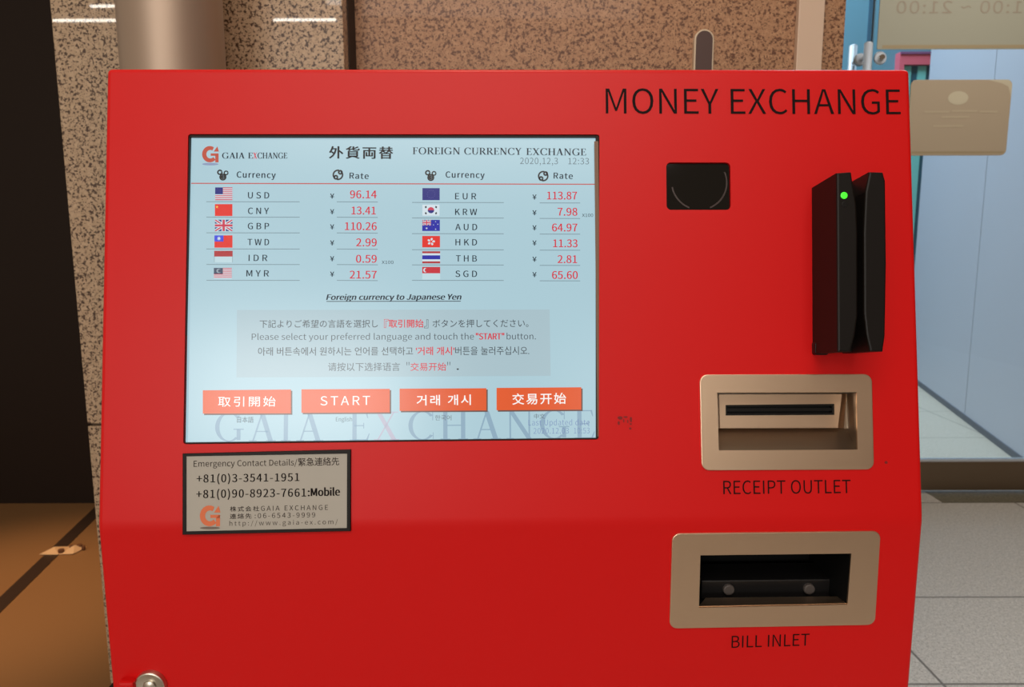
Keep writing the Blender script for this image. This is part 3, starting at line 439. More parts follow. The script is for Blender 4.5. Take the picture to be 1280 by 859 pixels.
SERIF = {
    'I': (0.38, _st(0.19)),
    'H': (0.92, _st(0.19) + _st(0.73) + _h(0.19, 0.73, 0.5)),
    'E': (0.70, _st(0.19) + _h(0.19, 0.60, 0.02) + _h(0.19, 0.58, 0.98) + _h(0.19, 0.48, 0.52) + [[(0.60, 0), (0.655, 0.24), (0.63, 0.24), (0.55, 0.04)], [(0.58, 1), (0.61, 0.78), (0.585, 0.78), (0.53, 0.96)], rect(0.46, 0.42, 0.485, 0.62)]),
    'F': (0.66, _st(0.19) + _h(0.19, 0.58, 0.98) + _h(0.19, 0.48, 0.52) + [[(0.58, 1), (0.61, 0.78), (0.585, 0.78), (0.53, 0.96)], rect(0.46, 0.42, 0.485, 0.62)]),
    'A': (0.86, _ln(0.15, 0, 0.43, 1, 0.05) + _ln(0.70, 0, 0.42, 1, 0.15) + _h(0.24, 0.62, 0.34) + _sf(0.14, 0, 0.24) + _sf(0.71, 0, 0.30)),
    'N': (0.94, _st(0.18, 0.05) + _ln(0.20, 1, 0.76, 0, 0.15) + _ln(0.76, 0, 0.76, 1, 0.05) + _sf(0.76, 1)),
    'X': (0.86, _ln(0.17, 1, 0.69, 0, 0.15) + _ln(0.15, 0, 0.68, 1, 0.05) + _sf(0.17, 1, 0.3) + _sf(0.70, 1, 0.24) + _sf(0.15, 0, 0.24) + _sf(0.70, 0, 0.3)),
    'Y': (0.82, _ln(0.14, 1, 0.41, 0.46, 0.14) + _ln(0.67, 1, 0.41, 0.46, 0.05) + [rect(0.345, 0, 0.475, 0.48)] + _sf(0.15, 1, 0.3) + _sf(0.67, 1, 0.24) + _sf(0.41, 0, 0.3)),
    'O': (0.98, _arc(0.48, 0.5, 0.43, 0.52, 0, 360)),
    'C': (0.88, _arc(0.48, 0.5, 0.43, 0.52, 42, 318) + [rect(0.775, 0.68, 0.80, 1.0), rect(0.79, 0.02, 0.81, 0.26)]),
    'G': (0.96, _arc(0.48, 0.5, 0.43, 0.52, 42, 312) + [rect(0.775, 0.68, 0.80, 1.0), rect(0.72, 0.04, 0.84, 0.42)] + _h(0.62, 0.94, 0.42)),
    'U': (0.90, [rect(0.13, 0.36, 0.26, 1), rect(0.71, 0.36, 0.76, 1)] + _sf(0.195, 1, 0.3) + _sf(0.735, 1, 0.24) + _arc(0.445, 0.36, 0.315, 0.38, 180, 360, 0.10)),
    'R': (0.84, _st(0.19) + _arc(0.36, 0.74, 0.32, 0.26, -90, 90) + _h(0.19, 0.37, 0.98) + _h(0.19, 0.37, 0.50) + _ln(0.74, 0, 0.40, 0.5, 0.15) + _sf(0.76, 0, 0.22)),
}
def serif(s, track=0.0):
    V, P, x = [], [], 0.0
    for ch in s:
        if ch == ' ':
            x += 0.42 + track
            continue
        adv, polys = SERIF[ch]
        for p in polys:
            p = ccw(p)
            P.append(tuple(range(len(V), len(V) + len(p))))
            V += [(px + x, py) for px, py in p]
        x += adv + track
    return V, P

# ------------------------------------------------------------------ the machine's two front planes
PSI, TILT = R(0.9), R(11.0)
BX, BB, BZ = Vector((math.cos(PSI), math.sin(PSI), 0)), Vector((-math.sin(PSI), math.cos(PSI), 0)), Vector((0, 0, 1))
class Plane:
    """a face of the machine: u across, v up, w out towards the customer, in metres"""
    def __init__(s, n_in, v, dist):
        s.u, s.v, s.w = BX, v, -n_in
        s.O = EYE + n_in * dist
    def uv(s, x, y, w=0.0):
        """where the sight line through photo pixel (x, y) meets the plane at height w"""
        r = FW + RT * ((x - 640) / FOC) - UP * ((y - 429.5) / FOC)
        t = ((s.O - EYE).dot(s.w) + w) / r.dot(s.w)
        P = EYE + r * t - s.O
        return (P.dot(s.u), P.dot(s.v))
    def M(s):
        m = Matrix((s.u, s.v, s.w)).transposed().to_4x4()
        m.translation = s.O
        return m
    def poly(s, pts, w=0.0):
        return [s.uv(x, y, w) for x, y in pts]
_n = BB * math.cos(TILT) - BZ * math.sin(TILT)
_v = BZ * math.cos(TILT) + BB * math.sin(TILT)
UPPER = Plane(_n, _v, (FW * 0.555).dot(_n))
V_TOP, V_FOLD = 0.2352, -0.108
_fold = UPPER.O + UPPER.v * V_FOLD
FRONT_Y = (_fold - EYE).dot(BB)
LOWER = Plane(BB, BZ, FRONT_Y)
U0, U1 = -0.2975, 0.3165

def put_text(mb, plane, shape, x0, y0, x1, y1, h, w, m, shear=0.0, bold=0.0):
    """set lettering so that its ink runs from (x0, y0) to (x1, y1) along the baseline and rises h pixels"""
    V, P = shape
    xs = [p[0] + p[1] * shear for p in V]
    lo, hi = min(xs), max(xs)
    a, b = Vector(plane.uv(x0, y0, w)), Vector(plane.uv(x1, y1, w))
    t = Vector(plane.uv(x0, y0 - h, w))
    hy = (t - a).length
    e = b - a
    nrm = Vector((-e.y, e.x)).normalized()
    ed = e.normalized() * (hy / h)
    for k in ((-1, 0, 1) if bold else (0,)):
        out = []
        for (px, py), sx in zip(V, xs):
            q = a + e * ((sx - lo) / (hi - lo)) + nrm * (py * hy) + ed * (bold * k)
            out.append((q.x, q.y, w))
        mb.add_mesh(out, P, m)

# ================================================================== THE SETTING
TILE = None
def joint_floor(name, cols, xs_period, x0, ys, width, coat):
    m = granite(name, cols[0], cols[1], cols[2], 170, coat, 0.45, (0.50, 0.75))
    nt = m.node_tree
    N, L = nt.nodes, nt.links
    b = N['Principled BSDF']
    src = b.inputs['Base Color'].links[0].from_socket
    geo = N.new('ShaderNodeNewGeometry'); sep = N.new('ShaderNodeSeparateXYZ')
    L.new(geo.outputs['Position'], sep.inputs[0])
    def math_(op, a, v=None):
        k = N.new('ShaderNodeMath'); k.operation = op
        for i, q in enumerate((a, v)):
            if q is None: continue
            if isinstance(q, (int, float)): k.inputs[i].default_value = q
            else: L.new(q, k.inputs[i])
        return k.outputs[0]
    acc = math_('LESS_THAN', math_('ABSOLUTE', math_('WRAP', math_('SUBTRACT', sep.outputs['X'], x0), xs_period)), width)
    for n in N:
        if n.type == 'MATH' and n.operation == 'WRAP': n.inputs[1].default_value = xs_period / 2; n.inputs[2].default_value = -xs_period / 2
    for y in ys:
        acc = math_('MAXIMUM', acc, math_('LESS_THAN', math_('ABSOLUTE', math_('SUBTRACT', sep.outputs['Y'], y)), width))
    mx = N.new('ShaderNodeMix'); mx.data_type = 'RGBA'
    L.new(acc, mx.inputs['Factor']); L.new(src, mx.inputs['A']); mx.inputs['B'].default_value = cols[3]
    L.new(mx.outputs['Result'], b.inputs['Base Color'])
    return m
GRAN = granite('polished_granite', rgb(178, 150, 120), rgb(70, 45, 29), rgb(190, 162, 132), 205, 0.9, 0.4, (0.51, 0.62))
GRAN2 = granite('honed_granite', rgb(164, 122, 90), rgb(98, 62, 42), rgb(178, 136, 102), 225, 0.1, 0.5, (0.51, 0.62))
FLOORM = joint_floor('floor_tile', (rgb(182, 176, 166), rgb(146, 140, 130), rgb(196, 190, 180), rgb(100, 94, 86)), 1.01, 1.06, (0.36, 0.80, 1.24, 1.68, 2.12, 2.92), 0.0035, 0.15)
OUTM = joint_floor('outdoor_paving', (rgb(182, 178, 164), rgb(160, 156, 142), rgb(194, 190, 178), rgb(136, 132, 122)), 0.6, 0.2, (3.3, 3.9, 4.5, 5.1, 5.7), 0.004, 0.0)
TAN = mat('tan_floor', rgb(150, 110, 70), 0.55, 0, 0.3)
DARKW = mat('dark_brown_wall', rgb(40, 29, 23), 0.5, 0, 0.2)

b = MB(); b.box(-0.738, 4.2, -1.6, 3.06, -0.04, 0, FLOORM); b.box(-4, -0.738, -1.6, 0.9, -0.04, 0, FLOORM)
struct(b.build('floor'), 'grey speckled stone floor tiles by the glass door', 'floor')
b = MB(); b.box(-4, -0.738, 0.9, 2.94, -0.04, 0, TAN)
struct(b.build('floor.001'), 'warm tan floor of the dim room on the left', 'floor')
b = MB(); b.box(-4, -0.738, 2.94, 3.06, -0.04, 2.7, DARKW)
struct(b.build('wall_left'), 'dark brown wall at the back of the dim room', 'wall')
b = MB()
b.box(-0.732, -0.276, 1.256, 3.06, 0, 2.7, mat('joint_grout', rgb(90, 72, 56), 0.8))
b.box(-0.738, -0.270, 1.25, 3.06, 0.0, 0.772, GRAN, 0.002); b.box(-0.738, -0.270, 1.25, 3.06, 0.7765, 2.7, GRAN, 0.002)
struct(b.build('wall_front'), 'polished speckled granite pier behind the machine', 'wall')
b = MB(); b.box(-0.270, 0.575, 1.34, 3.02, 0, 2.7, GRAN2, 0.001)
struct(b.build('wall_back'), 'brown speckled granite wall behind the red machine', 'wall')
b = MB(); b.box(0.4895, 0.5335, 1.326, 1.34, 0, 2.7, mat('beige_trim', rgb(206, 180, 158), 0.45), 0.0015)
struct(b.build('trim_1'), 'beige vertical trim strip on the granite wall', 'trim')
b = MB(); b.box(-0.270, -0.2685, 1.284, 1.34, 0, 2.7, mat('dark_joint', rgb(40, 24, 16), 0.7))  # thin dark panel that paints in the corner shadow beside the pier
struct(b.build('trim_3'), 'painted vertical shadow gap beside the polished granite pier', 'trim')
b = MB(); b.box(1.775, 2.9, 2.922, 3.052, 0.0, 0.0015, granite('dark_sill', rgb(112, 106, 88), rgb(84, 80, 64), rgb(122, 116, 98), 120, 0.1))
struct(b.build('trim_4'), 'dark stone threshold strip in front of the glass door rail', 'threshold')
b = MB()
d = (Vector((-1.548, 2.094)) - Vector((-1.688, 2.90))).normalized(); nn = Vector((-d.y, d.x)) * 0.024
p0, p1 = Vector((-1.690, 2.935)), Vector((-1.690, 2.935)) + d * 1.95
b.prism([tuple(p0 + nn), tuple(p0 - nn), tuple(p1 - nn), tuple(p1 + nn)], 0.0, 0.002, mat('dark_strip', rgb(62, 44, 32), 0.5))
struct(b.build('trim_2'), 'dark strip set across the tan floor', 'trim')

# outdoors beyond the glass
b = MB(); b.box(-0.5, 6, 3.06, 9, -0.04, 0, OUTM)
struct(b.build('floor.002'), 'pale paving outside the glass door', 'floor')
a0, a1 = Vector((2.36, 3.10)), Vector((3.066, 5.65))
d = (a1 - a0).normalized(); n_ = Vector((d.y, -d.x)); Lw = (a1 - a0).length
PANW = mat('pale_cladding', rgb(188, 197, 212), 0.5, 0, 0.3)
SEAM = mat('cladding_seam', rgb(120, 128, 130), 0.7)
b = MB()
b.box(0, Lw, 0.006, 0.10, 0, 3.6, SEAM)
seam = 1.225
edges = [0.0, 0.012, seam - 0.006, seam + 0.006, Lw]
for s0, s1 in ((0.0, seam - 0.005), (seam + 0.005, Lw)):
    b.box(s0, s1, 0.0, 0.10, 0.036, 3.6, PANW)
b.box(0, Lw, -0.006, 0.09, 0, 0.036, mat('dark_skirting', rgb(92, 100, 112), 0.6))
o = b.build('wall_right'); o.location = (a0.x, a0.y, 0)
o.rotation_euler = (0, 0, math.atan2(d.y, d.x))
o.scale = (1, -1, 1)
o.data.transform(Matrix.Diagonal((1, -1, 1, 1))); o.scale = (1, 1, 1)
o.data.flip_normals()
struct(o, 'pale blue white panelled wall outside the glass', 'wall')
b = MB(); b.box(0.4, 6, 6.5, 6.6, 0, 3.8, mat('blue_wall', rgb(96, 146, 166), 0.6)); b.box(2.98, 3.01, 6.49, 6.5, 0, 3.8, mat('blue_seam', rgb(50, 92, 116), 0.6))
struct(b.build('wall_outside'), 'steel blue wall far outside the door', 'wall')

# ------------------------------------------------------------------ glass doors
GLASS = bpy.data.materials.new('door_glass'); GLASS.use_nodes = True
nt = GLASS.node_tree; nt.nodes.clear()
go = nt.nodes.new('ShaderNodeOutputMaterial'); gm = nt.nodes.new('ShaderNodeMixShader'); gt = nt.nodes.new('ShaderNodeBsdfTransparent')
gg = nt.nodes.new('ShaderNodeBsdfGlossy'); gf = nt.nodes.new('ShaderNodeFresnel')
gt.inputs[0].default_value = (0.96, 0.985, 0.985, 1); gg.inputs['Roughness'].default_value = 0.02; gf.inputs[0].default_value = 1.35
nt.links.new(gf.outputs[0], gm.inputs[0]); nt.links.new(gt.outputs[0], gm.inputs[1]); nt.links.new(gg.outputs[0], gm.inputs[2]); nt.links.new(gm.outputs[0], go.inputs[0])
RAILM = mat('bronze_rail', rgb(116, 100, 82), 0.35, 0.7)
def glass_door(name, label, x0, x1):
    root = thing(name, label, 'door', ((x0 + x1) / 2, 3.05, 0))
    root['kind'] = 'structure'
    c = (x0 + x1) / 2
    b = MB(); b.box(x0 - c, x1 - c, -0.006, 0.006, 0.135, 2.5, GLASS, 0.0015); b.box(x1 - c, x1 - c + 0.004, -0.007, 0.007, 0.135, 2.5, mat('door_seal', rgb(58, 92, 112), 0.5)); b.build('glass_pane', root)
    b = MB(); b.box(x0 - c, x1 - c, -0.02, 0.02, 0.013, 0.138, RAILM, 0.002); b.box(x0 - c, x1 - c, -0.012, 0.012, 0.138, 0.148, SATIN)
    for s in (x0 - c + 0.12, x1 - c - 0.10): b.box(s - 0.02, s + 0.02, -0.012, 0.012, 0.0, 0.013, BLACK)
    b.build('bottom_rail', root)
    return root, c
d1, c1 = glass_door('door_1', 'left glass door leaf with tall steel pull handles', 0.60, 1.418)
d2, c2 = glass_door('door_2', 'right glass door leaf carrying two beige signs', 1.424, 2.34)
hx = 1.376 - c1
for dy in (-0.066, 0.066):
    ht = 1.846 if dy > 0 else 1.824
    b = MB(); b.tube((hx, dy, 0.85), (hx, dy, ht), 0.0160, SATIN, 28)
    b.tube((hx, dy, ht), (hx, dy, ht + 0.004), 0.0160, SATIN, 28, 0.012)
    for z in (0.93, 1.778):
        b.tube((hx, dy * 0.08, z), (hx, dy, z), 0.008, SATIN, 16)
        s = 1 if dy > 0 else -1
        b.tube((hx, s * 0.006, z), (hx, s * 0.014, z), 0.024, SATIN, 24, 0.020)
    b.build('door_handle', d1)
b = MB(); b.tube((1.452 - c2, -0.006, 1.783), (1.452 - c2, -0.014, 1.783), 0.026, SATIN, 24, 0.022)
b.tube((1.452 - c2, -0.014, 1.783), (1.452 - c2, -0.028, 1.783), 0.012, CHROME, 20, 0.010); b.build('glass_clamp', d2)

SIGN1 = mat('sign_khaki', rgb(146, 144, 126), 0.7); SIGN2 = mat('sign_tan', rgb(160, 144, 120), 0.7)
PALE = mat('sign_pale', rgb(180, 170, 144), 0.7); FAINT = mat('sign_faint', rgb(138, 126, 108), 0.7); EDGE = mat('sign_edge', rgb(146, 130, 98), 0.7)
b = MB()
SX = Matrix(((1, 0, 0), (0, 0, -1), (0, 1, 0))).to_4x4()          # sign plane: x across, y up, z towards the hall
b.prism(rounded(rect(0, 0, 0.90, 0.56), 0.006), 0, 0.004, SIGN1)
b.box(0.02, 0.90, 0.004, 0.016, 0.004, 0.0045, EDGE)
V, P = sans('11:00 ~ 21:00', 0.0, 0.06)
lo, hi = min(v[0] for v in V), max(v[0] for v in V)
sxa, sxb, sz = 0.066, 0.604, 0.134
b.add_mesh([(sxb - (x - lo) / (hi - lo) * (sxb - sxa), sz + y * 0.045, 0.0046) for x, y in V], [p[::-1] for p in P], FAINT)
o = b.build('opening_hours_sign', None, Matrix.Translation((1.436, 3.0435, 1.815)) @ SX)
tag(o, 'upper khaki sign on the glass door with mirrored opening hours', 'sign')
b = MB()
outl = rounded(rect(0, 0, 0.40, 0.292), 0.022)
b.prism(outl, 0, 0.005, SIGN2, 0.001)
b.flat(circle(0.190, 0.222, 0.040, 32, 0.026), 0.0056, PALE)
b.flat([(0.30, 0.2915), (0.385, 0.2915), (0.3995, 0.275), (0.3995, 0.225), (0.385, 0.265), (0.36, 0.277)], 0.0053, PALE)
b.flat(rect(0.02, 0.008, 0.39, 0.016), 0.0053, EDGE)
for i, (xa, xb, yy) in enumerate(((0.06, 0.16, 0.165), (0.17, 0.27, 0.168), (0.28, 0.35, 0.165), (0.13, 0.24, 0.145), (0.10, 0.22, 0.110))):
    b.flat(rect(xa, yy, xb, yy + 0.008), 0.0056, mat('sign_print', rgb(168, 153, 127), 0.7))
o = b.build('notice_sign', None, Matrix.Translation((1.580, 3.0435, 1.408)) @ SX)
tag(o, 'lower tan sign on the glass door with a pale oval emblem', 'sign')

sf = thing('shop_front', 'small pink shop front with teal panes far beyond the glass', 'shop front', (3.37, 6.47, 0))
PINK = mat('pink_fascia', rgb(214, 104, 124), 0.6)
b = MB(); b.box(-0.14, 0.14, -0.05, 0.03, 2.49, 2.59, PINK); b.box(-0.14, 0.14, -0.06, -0.05, 2.572, 2.59, mat('plum_band', rgb(128, 84, 128), 0.6)); b.box(-0.14, -0.10, -0.05, 0.03, 0, 2.49, PINK); b.box(-0.10, 0.14, 0.0, 0.03, 0, 2.49, mat('blue_frame', rgb(52, 104, 128), 0.6)); b.build('frame', sf)
for x in (-0.055, 0.070):
    b = MB(); b.box(x - 0.034, x + 0.034, -0.015, 0.0, 0.3, 2.485, mat('teal_pane', rgb(126, 214, 214), 0.4)); b.build('pane', sf)

# ================================================================== THINGS AROUND THE MACHINE
b = MB(); b.lathe([(0.0715, 0.0), (0.0715, 2.7)], 0, 0, mat('cream_pipe', (0.42, 0.315, 0.24), 0.48, 0.6), 64)
o = b.build('round_pipe', None, Matrix.Translation((-0.4935, 1.13, 0)), True)
tag(o, 'fat cream round pipe rising behind the red machine', 'pipe')

t = thing('wall_plaque', 'slim dark round-topped plaque with pale rim on granite wall', 'plaque', (0.3305, 1.34, 1.30))
PM = Matrix(((1, 0, 0), (0, 0, -1), (0, 1, 0))).to_4x4()
def stadium(w, h): return [(w, 0)] + circle(0, h - w, w, 20, None, 0, PI) + [(-w, 0)]
b = MB(); b.prism(stadium(0.0168, 0.146), 0, 0.013, mat('plaque_rim', rgb(206, 186, 160), 0.4), 0.001); b.build('rim', t, PM)
b = MB(); b.prism([(x, y + 0.002) for x, y in stadium(0.0142, 0.1414)], 0.0128, 0.0138, mat('plaque_face', rgb(74, 50, 44), 0.4)); b.build('face', t, PM)

b = MB()
PAPER = mat('crumpled_paper', rgb(226, 186, 140), 0.7)
for dx, pts in ((0, [(-0.045, -0.03, 0.0), (0.02, -0.03, 0.0), (0.03, 0.035, 0.0), (-0.030, 0.035, 0.0), (-0.01, 0.0, 0.014)]),
                (1, [(0.022, -0.028, 0.0), (0.07, -0.025, 0.0), (0.085, 0.028, 0.0), (0.032, 0.034, 0.0), (0.055, 0.01, 0.016)])):
    vs_ = [b.bm.verts.new((x, y, z + 0.004)) for x, y, z in pts]; bs_ = [b.bm.verts.new((x, y, z + 0.0022)) for x, y, z in pts[:4]]
    for i in range(4):
        b.face([vs_[i], vs_[(i + 1) % 4], vs_[4]], PAPER); b.face([bs_[i], bs_[(i + 1) % 4], vs_[(i + 1) % 4], vs_[i]], PAPER)
    b.face(bs_[::-1], PAPER)
for x, y, r in ((0.025, -0.018, 0.011), (0.045, 0.012, 0.009), (0.066, 0.022, 0.010), (0.085, 0.012, 0.006)):
    b.prism([(x + q[0], y + q[1]) for q in circle(0, 0, r, 7, r * 0.8)], 0.004, 0.018, mat('paper_brown', rgb(112, 70, 40), 0.7), 0.002)
o = b.build('paper_scrap', None, Matrix.Translation((-1.600, 2.465, 0)))
tag(o, 'crumpled pale paper scrap lying across the dark floor strip', 'litter')

# ================================================================== THE MONEY EXCHANGE MACHINE
uc = (U0 + U1) / 2
E = EYE + BX * uc + BB * (FRONT_Y + 0.2); E.z = 0
KIOSK = thing('money_exchange_machine', 'red currency exchange machine with lit touch screen and steel slots', 'machine', E, PSI)
KM = Matrix((BX, BB, BZ)).transposed().to_4x4(); KM.translation = E
KI = KM.inverted()
MU, ML = KI @ UPPER.M(), KI @ LOWER.M()
def up(name, mb, smooth=False): return mb.build(name, KIOSK, MU, smooth)
def low(name, mb, smooth=False): return mb.build(name, KIOSK, ML, smooth)

# --- outlines taken on the front planes
DISP = rounded(UPPER.poly([(235, 167.5), (749.3, 168.0), (748.6, 549.6), (228.8, 555.6)]), 0.002, 4)
ACT_W = -0.0045
ACT = UPPER.poly([(239.3, 172.6), (744.3, 172.8), (744.6, 547.2), (231.4, 553.0)], ACT_W)
SCAN = rounded(UPPER.poly([(832.8, 203), (913.0, 203), (913.6, 262.4), (833.2, 262.4)]), 0.0035, 5)
RP_OUT = rounded(UPPER.poly([(874.0, 468.3), (1088.8, 467.7), (1091.6, 586.8), (876.4, 588.0)]), 0.006, 6)
RP_IN = UPPER.poly([(895.8, 490.8), (1069.7, 490.3), (1070.6, 562.0), (897.7, 563.0)])
BI_OUT = rounded(LOWER.poly([(839.8, 666.2), (1099.8, 663.0), (1092.6, 780.2), (836.2, 784.8)]), 0.006, 6)
BI_IN = LOWER.poly([(874.8, 693.2), (1062.9, 691.0), (1058.2, 754.7), (873.0, 758.7)])

# --- cabinet
BI_LOW = [(x, y - (0.0115 if i > 1 else 0.0)) for i, (x, y) in enumerate(BI_IN)]
BI_CUT = inset(BI_LOW, -0.002)
def to_k(plane_m, x, y, z): return plane_m @ Vector((x, y, z))
prof = []
pt = to_k(MU, 0, V_TOP, 0); prof.append((pt.y, pt.z))
f0, rad = to_k(MU, 0, V_FOLD, 0), 0.045
d = rad * math.tan(TILT / 2)
cy, cz = f0.y + rad, f0.z - d
for i in range(9):
    a = TILT * (1 - i / 8)
    prof.append((cy - rad * math.cos(a), cz + rad * math.sin(a)))
prof += [(-0.2, 0.04), (-0.17, 0.04), (-0.17, 0.0), (0.2, 0.0), (0.2, prof[0][1])]
bm = bmesh.new()
hw = (U1 - U0) / 2
l0 = [bm.verts.new((-hw, y, z)) for y, z in prof]; l1 = [bm.verts.new((hw, y, z)) for y, z in prof]
n = len(prof)
for i in range(n): bm.faces.new([l0[i], l1[i], l1[(i + 1) % n], l0[(i + 1) % n]])
bm.faces.new(l0[::-1]); bm.faces.new(l1)
bmesh.ops.recalc_face_normals(bm, faces=bm.faces[:])
be = [e for e in bm.edges if (e.verts[0] in l0) == (e.verts[1] in l0) and min(v.co.z for v in e.verts) > 0.03]
be += [e for e in bm.edges if (e.verts[0] in (l0[0], l0[-1])) and (e.verts[1] in (l1[0], l1[-1]))]
bmesh.ops.bevel(bm, geom=list(set(be)), offset=0.0035, segments=4, affect='EDGES', profile=0.5)
me = bpy.data.meshes.new('cabinet'); bm.to_mesh(me); bm.free(); me.materials.append(RED)
body = bpy.data.objects.new('cabinet', me); COL.objects.link(body); body.parent = KIOSK
cutters = []
for outline, M_, z0 in ((DISP, MU, -0.010), (SCAN, MU, -0.006), (inset(RP_IN, -0.007), MU, -0.045), (BI_CUT, ML, -0.075)):
    q = MB(); q.prism(outline, z0, 0.03, RED); c = q.build('cut', KIOSK, M_); cutters.append(c)
    md = body.modifiers.new('cut', 'BOOLEAN'); md.operation, md.object, md.solver = 'DIFFERENCE', c, 'EXACT'
bpy.context.view_layer.update()
me2 = bpy.data.meshes.new_from_object(body.evaluated_get(bpy.context.evaluated_depsgraph_get()))
body.modifiers.clear(); body.data = me2; me2.name = 'cabinet'
for c in cutters: bpy.data.objects.remove(c)

# --- lettering on the cabinet
b = MB(); put_text(b, UPPER, sans('MONEY EXCHANGE', -0.006), 757.3, 142.0, 1126.0, 143.0, 31.5, 0.0003, INK); up('title_lettering', b)
b = MB(); put_text(b, UPPER, sans('RECEIPT OUTLET', -0.004), 904.3, 618.0, 1063.6, 616.6, 16.8, 0.0003, INK); up('receipt_lettering', b)
b = MB(); put_text(b, LOWER, sans('BILL INLET', -0.004), 914.4, 810.2, 1011.6, 807.2, 15.0, 0.0003, INK); low('bill_lettering', b)

# --- display
b = MB(); b.plate(DISP, [ACT], -0.0098, -0.0012, mat('display_gasket', rgb(44, 30, 25), 0.45, 0, 0.15), 0.0004)
b.box(*[v for p in zip(UPPER.uv(747.0, 546), UPPER.uv(748.1, 176)) for v in p], -0.0014, -0.0010, mat('gasket_lip', rgb(122, 88, 68), 0.5)); up('display_bezel', b)  # tan strip painted as the lit right side wall of the recess
SCREEN = glow('screen_backlight', 168, 200, 211)
b = MB(); b.prism(inset(ACT, -0.001), -0.0098, ACT_W, SCREEN); display = up('display', b)
def lay(name, mb): return mb.build(name, display)
def S(x, y, w=ACT_W): return UPPER.uv(x, y, w)
def SP(pts, w): return [UPPER.uv(x, y, w) for x, y in pts]
T1, T2 = glow('ink_slate', 44, 54, 62), glow('ink_stone', 78, 90, 98)
W1, W2, W3, W4, W5 = (ACT_W + 0.00012 * k for k in (1, 2, 3, 4, 5))
DK = glow('ink_navy', 30, 42, 54); BK = glow('ink_black', 22, 22, 26); GY = glow('ink_grey', 94, 108, 118); RT_ = glow('ink_red', 208, 36, 56)
WM = glow('ghost_blue', 138, 168, 188); WMP = glow('ghost_pink', 178, 176, 194); LINE = glow('rule_grey', 116, 138, 148); RLINE = glow('rule_red', 190, 84, 80)
def line(mb, x0, y0, x1, y1, t, w, m):
    mb.flat(SP([(x0, y0 - t / 2), (x1, y1 - t / 2), (x1, y1 + t / 2), (x0, y0 + t / 2)], w), w, m)
def textpart(name, items):
    mb = MB()
    for shape, x0, y0, x1, y1, h, m, *bd in items: put_text(mb, UPPER, shape, x0, y0, x1, y1, h, W4, m, 0.0, *bd)
    return lay(name, mb)
# background lettering behind everything
mb = MB()
for s, xa, xb, ya, yb, m in (('GAIA', 268.7, 404, 551.8, 551.2, WM), ('E', 437, 462, 550.8, 550.6, WM), ('X', 467, 499, 550.4, 550.2, WMP), ('CHANGE', 510.5, 743.6, 550.0, 548.0, WM)):
    put_text(mb, UPPER, serif(s, 0.10 if len(s) > 4 else 0.12), xa, ya, xb, yb, 35.5, W1, m)
lay('watermark_lettering', mb)
mb = MB(); mb.flat(SP([(296.2, 387.6), (687, 387.0), (688.3, 470.0), (295.6, 472.0)], W1), W1, glow('message_grey', 165, 190, 199)); lay('message_box', mb)
# logo: a broken ring closed by a bent arrow, with a soft grey disc under it
def logo(mb, plane, x0, y0, x1, y1, w, m, msh, dw):
    def q(a, b_): return plane.uv(x0 + (x1 - x0) * a, y1 + (y0 - y1) * b_, w)
    o_, i_ = [], []
    for k in range(29):
        a = R(58 + (318 - 58) * k / 28)
        o_.append(q(0.47 + 0.47 * math.cos(a), 0.5 + 0.5 * math.sin(a))); i_.append(q(0.50 + 0.24 * math.cos(a), 0.5 + 0.26 * math.sin(a)))
    for k in range(28): mb.flat([o_[k], o_[k + 1], i_[k + 1], i_[k]], w, m)
    mb.flat([q(0.80, 0.0), q(1.0, 0.0), q(1.0, 0.55), q(0.80, 0.40)], w, m)
    mb.flat([q(0.52, 0.40), q(1.0, 0.40), q(1.0, 0.55), q(0.52, 0.55)], w, m)
    mb.flat([q(0.70, 0.66), q(1.02, 0.66), q(0.93, 0.98)], w, m)
    mb.flat([plane.uv(x0 + (x1 - x0) * (0.5 + 0.5 * math.cos(k * PI / 12)), y1 + 2.2 + 1.6 * math.sin(k * PI / 12), w - dw) for k in range(24)], w - dw, msh)
mb = MB(); logo(mb, UPPER, 252.6, 182.6, 273.2, 203, W3, glow('logo_rust', 186, 78, 60), glow('logo_shade', 138, 152, 184), 0.0001); lay('logo', mb)
textpart('brand_lettering', [(serif('GAIA E', 0.0), 277.7, 198.2, 316.0, 198.2, 7.4, DK, 0.2), (serif('X', 0.0), 316.4, 198.2, 321.4, 198.2, 7.4, RT_, 0.2), (serif('CHANGE', 0.0), 322, 198.2, 359, 198.2, 7.4, DK, 0.2)])
textpart('title_lettering', [(asian('外貨両替', 0.008, 1.25), 411.3, 198.2, 491.2, 198.8, 15.6, BK, 0.35)])
textpart('title_lettering', [(serif('FOREIGN', 0.02), 516, 192.8, 575, 193.1, 8.6, DK, 0.2), (serif('CURRENCY', 0.02), 580.4, 193.2, 652, 193.6, 8.6, DK, 0.2), (serif('EXCHANGE', 0.02), 658, 193.8, 732.6, 194.4, 8.6, DK, 0.2)])
textpart('date_lettering', [(sans('2020,12,3', -0.012, 0.04), 650.2, 205, 697.4, 205.2, 7.8, T2), (sans('12:33', -0.012, 0.04), 710.4, 205.3, 736.2, 205.4, 7.8, T2)])
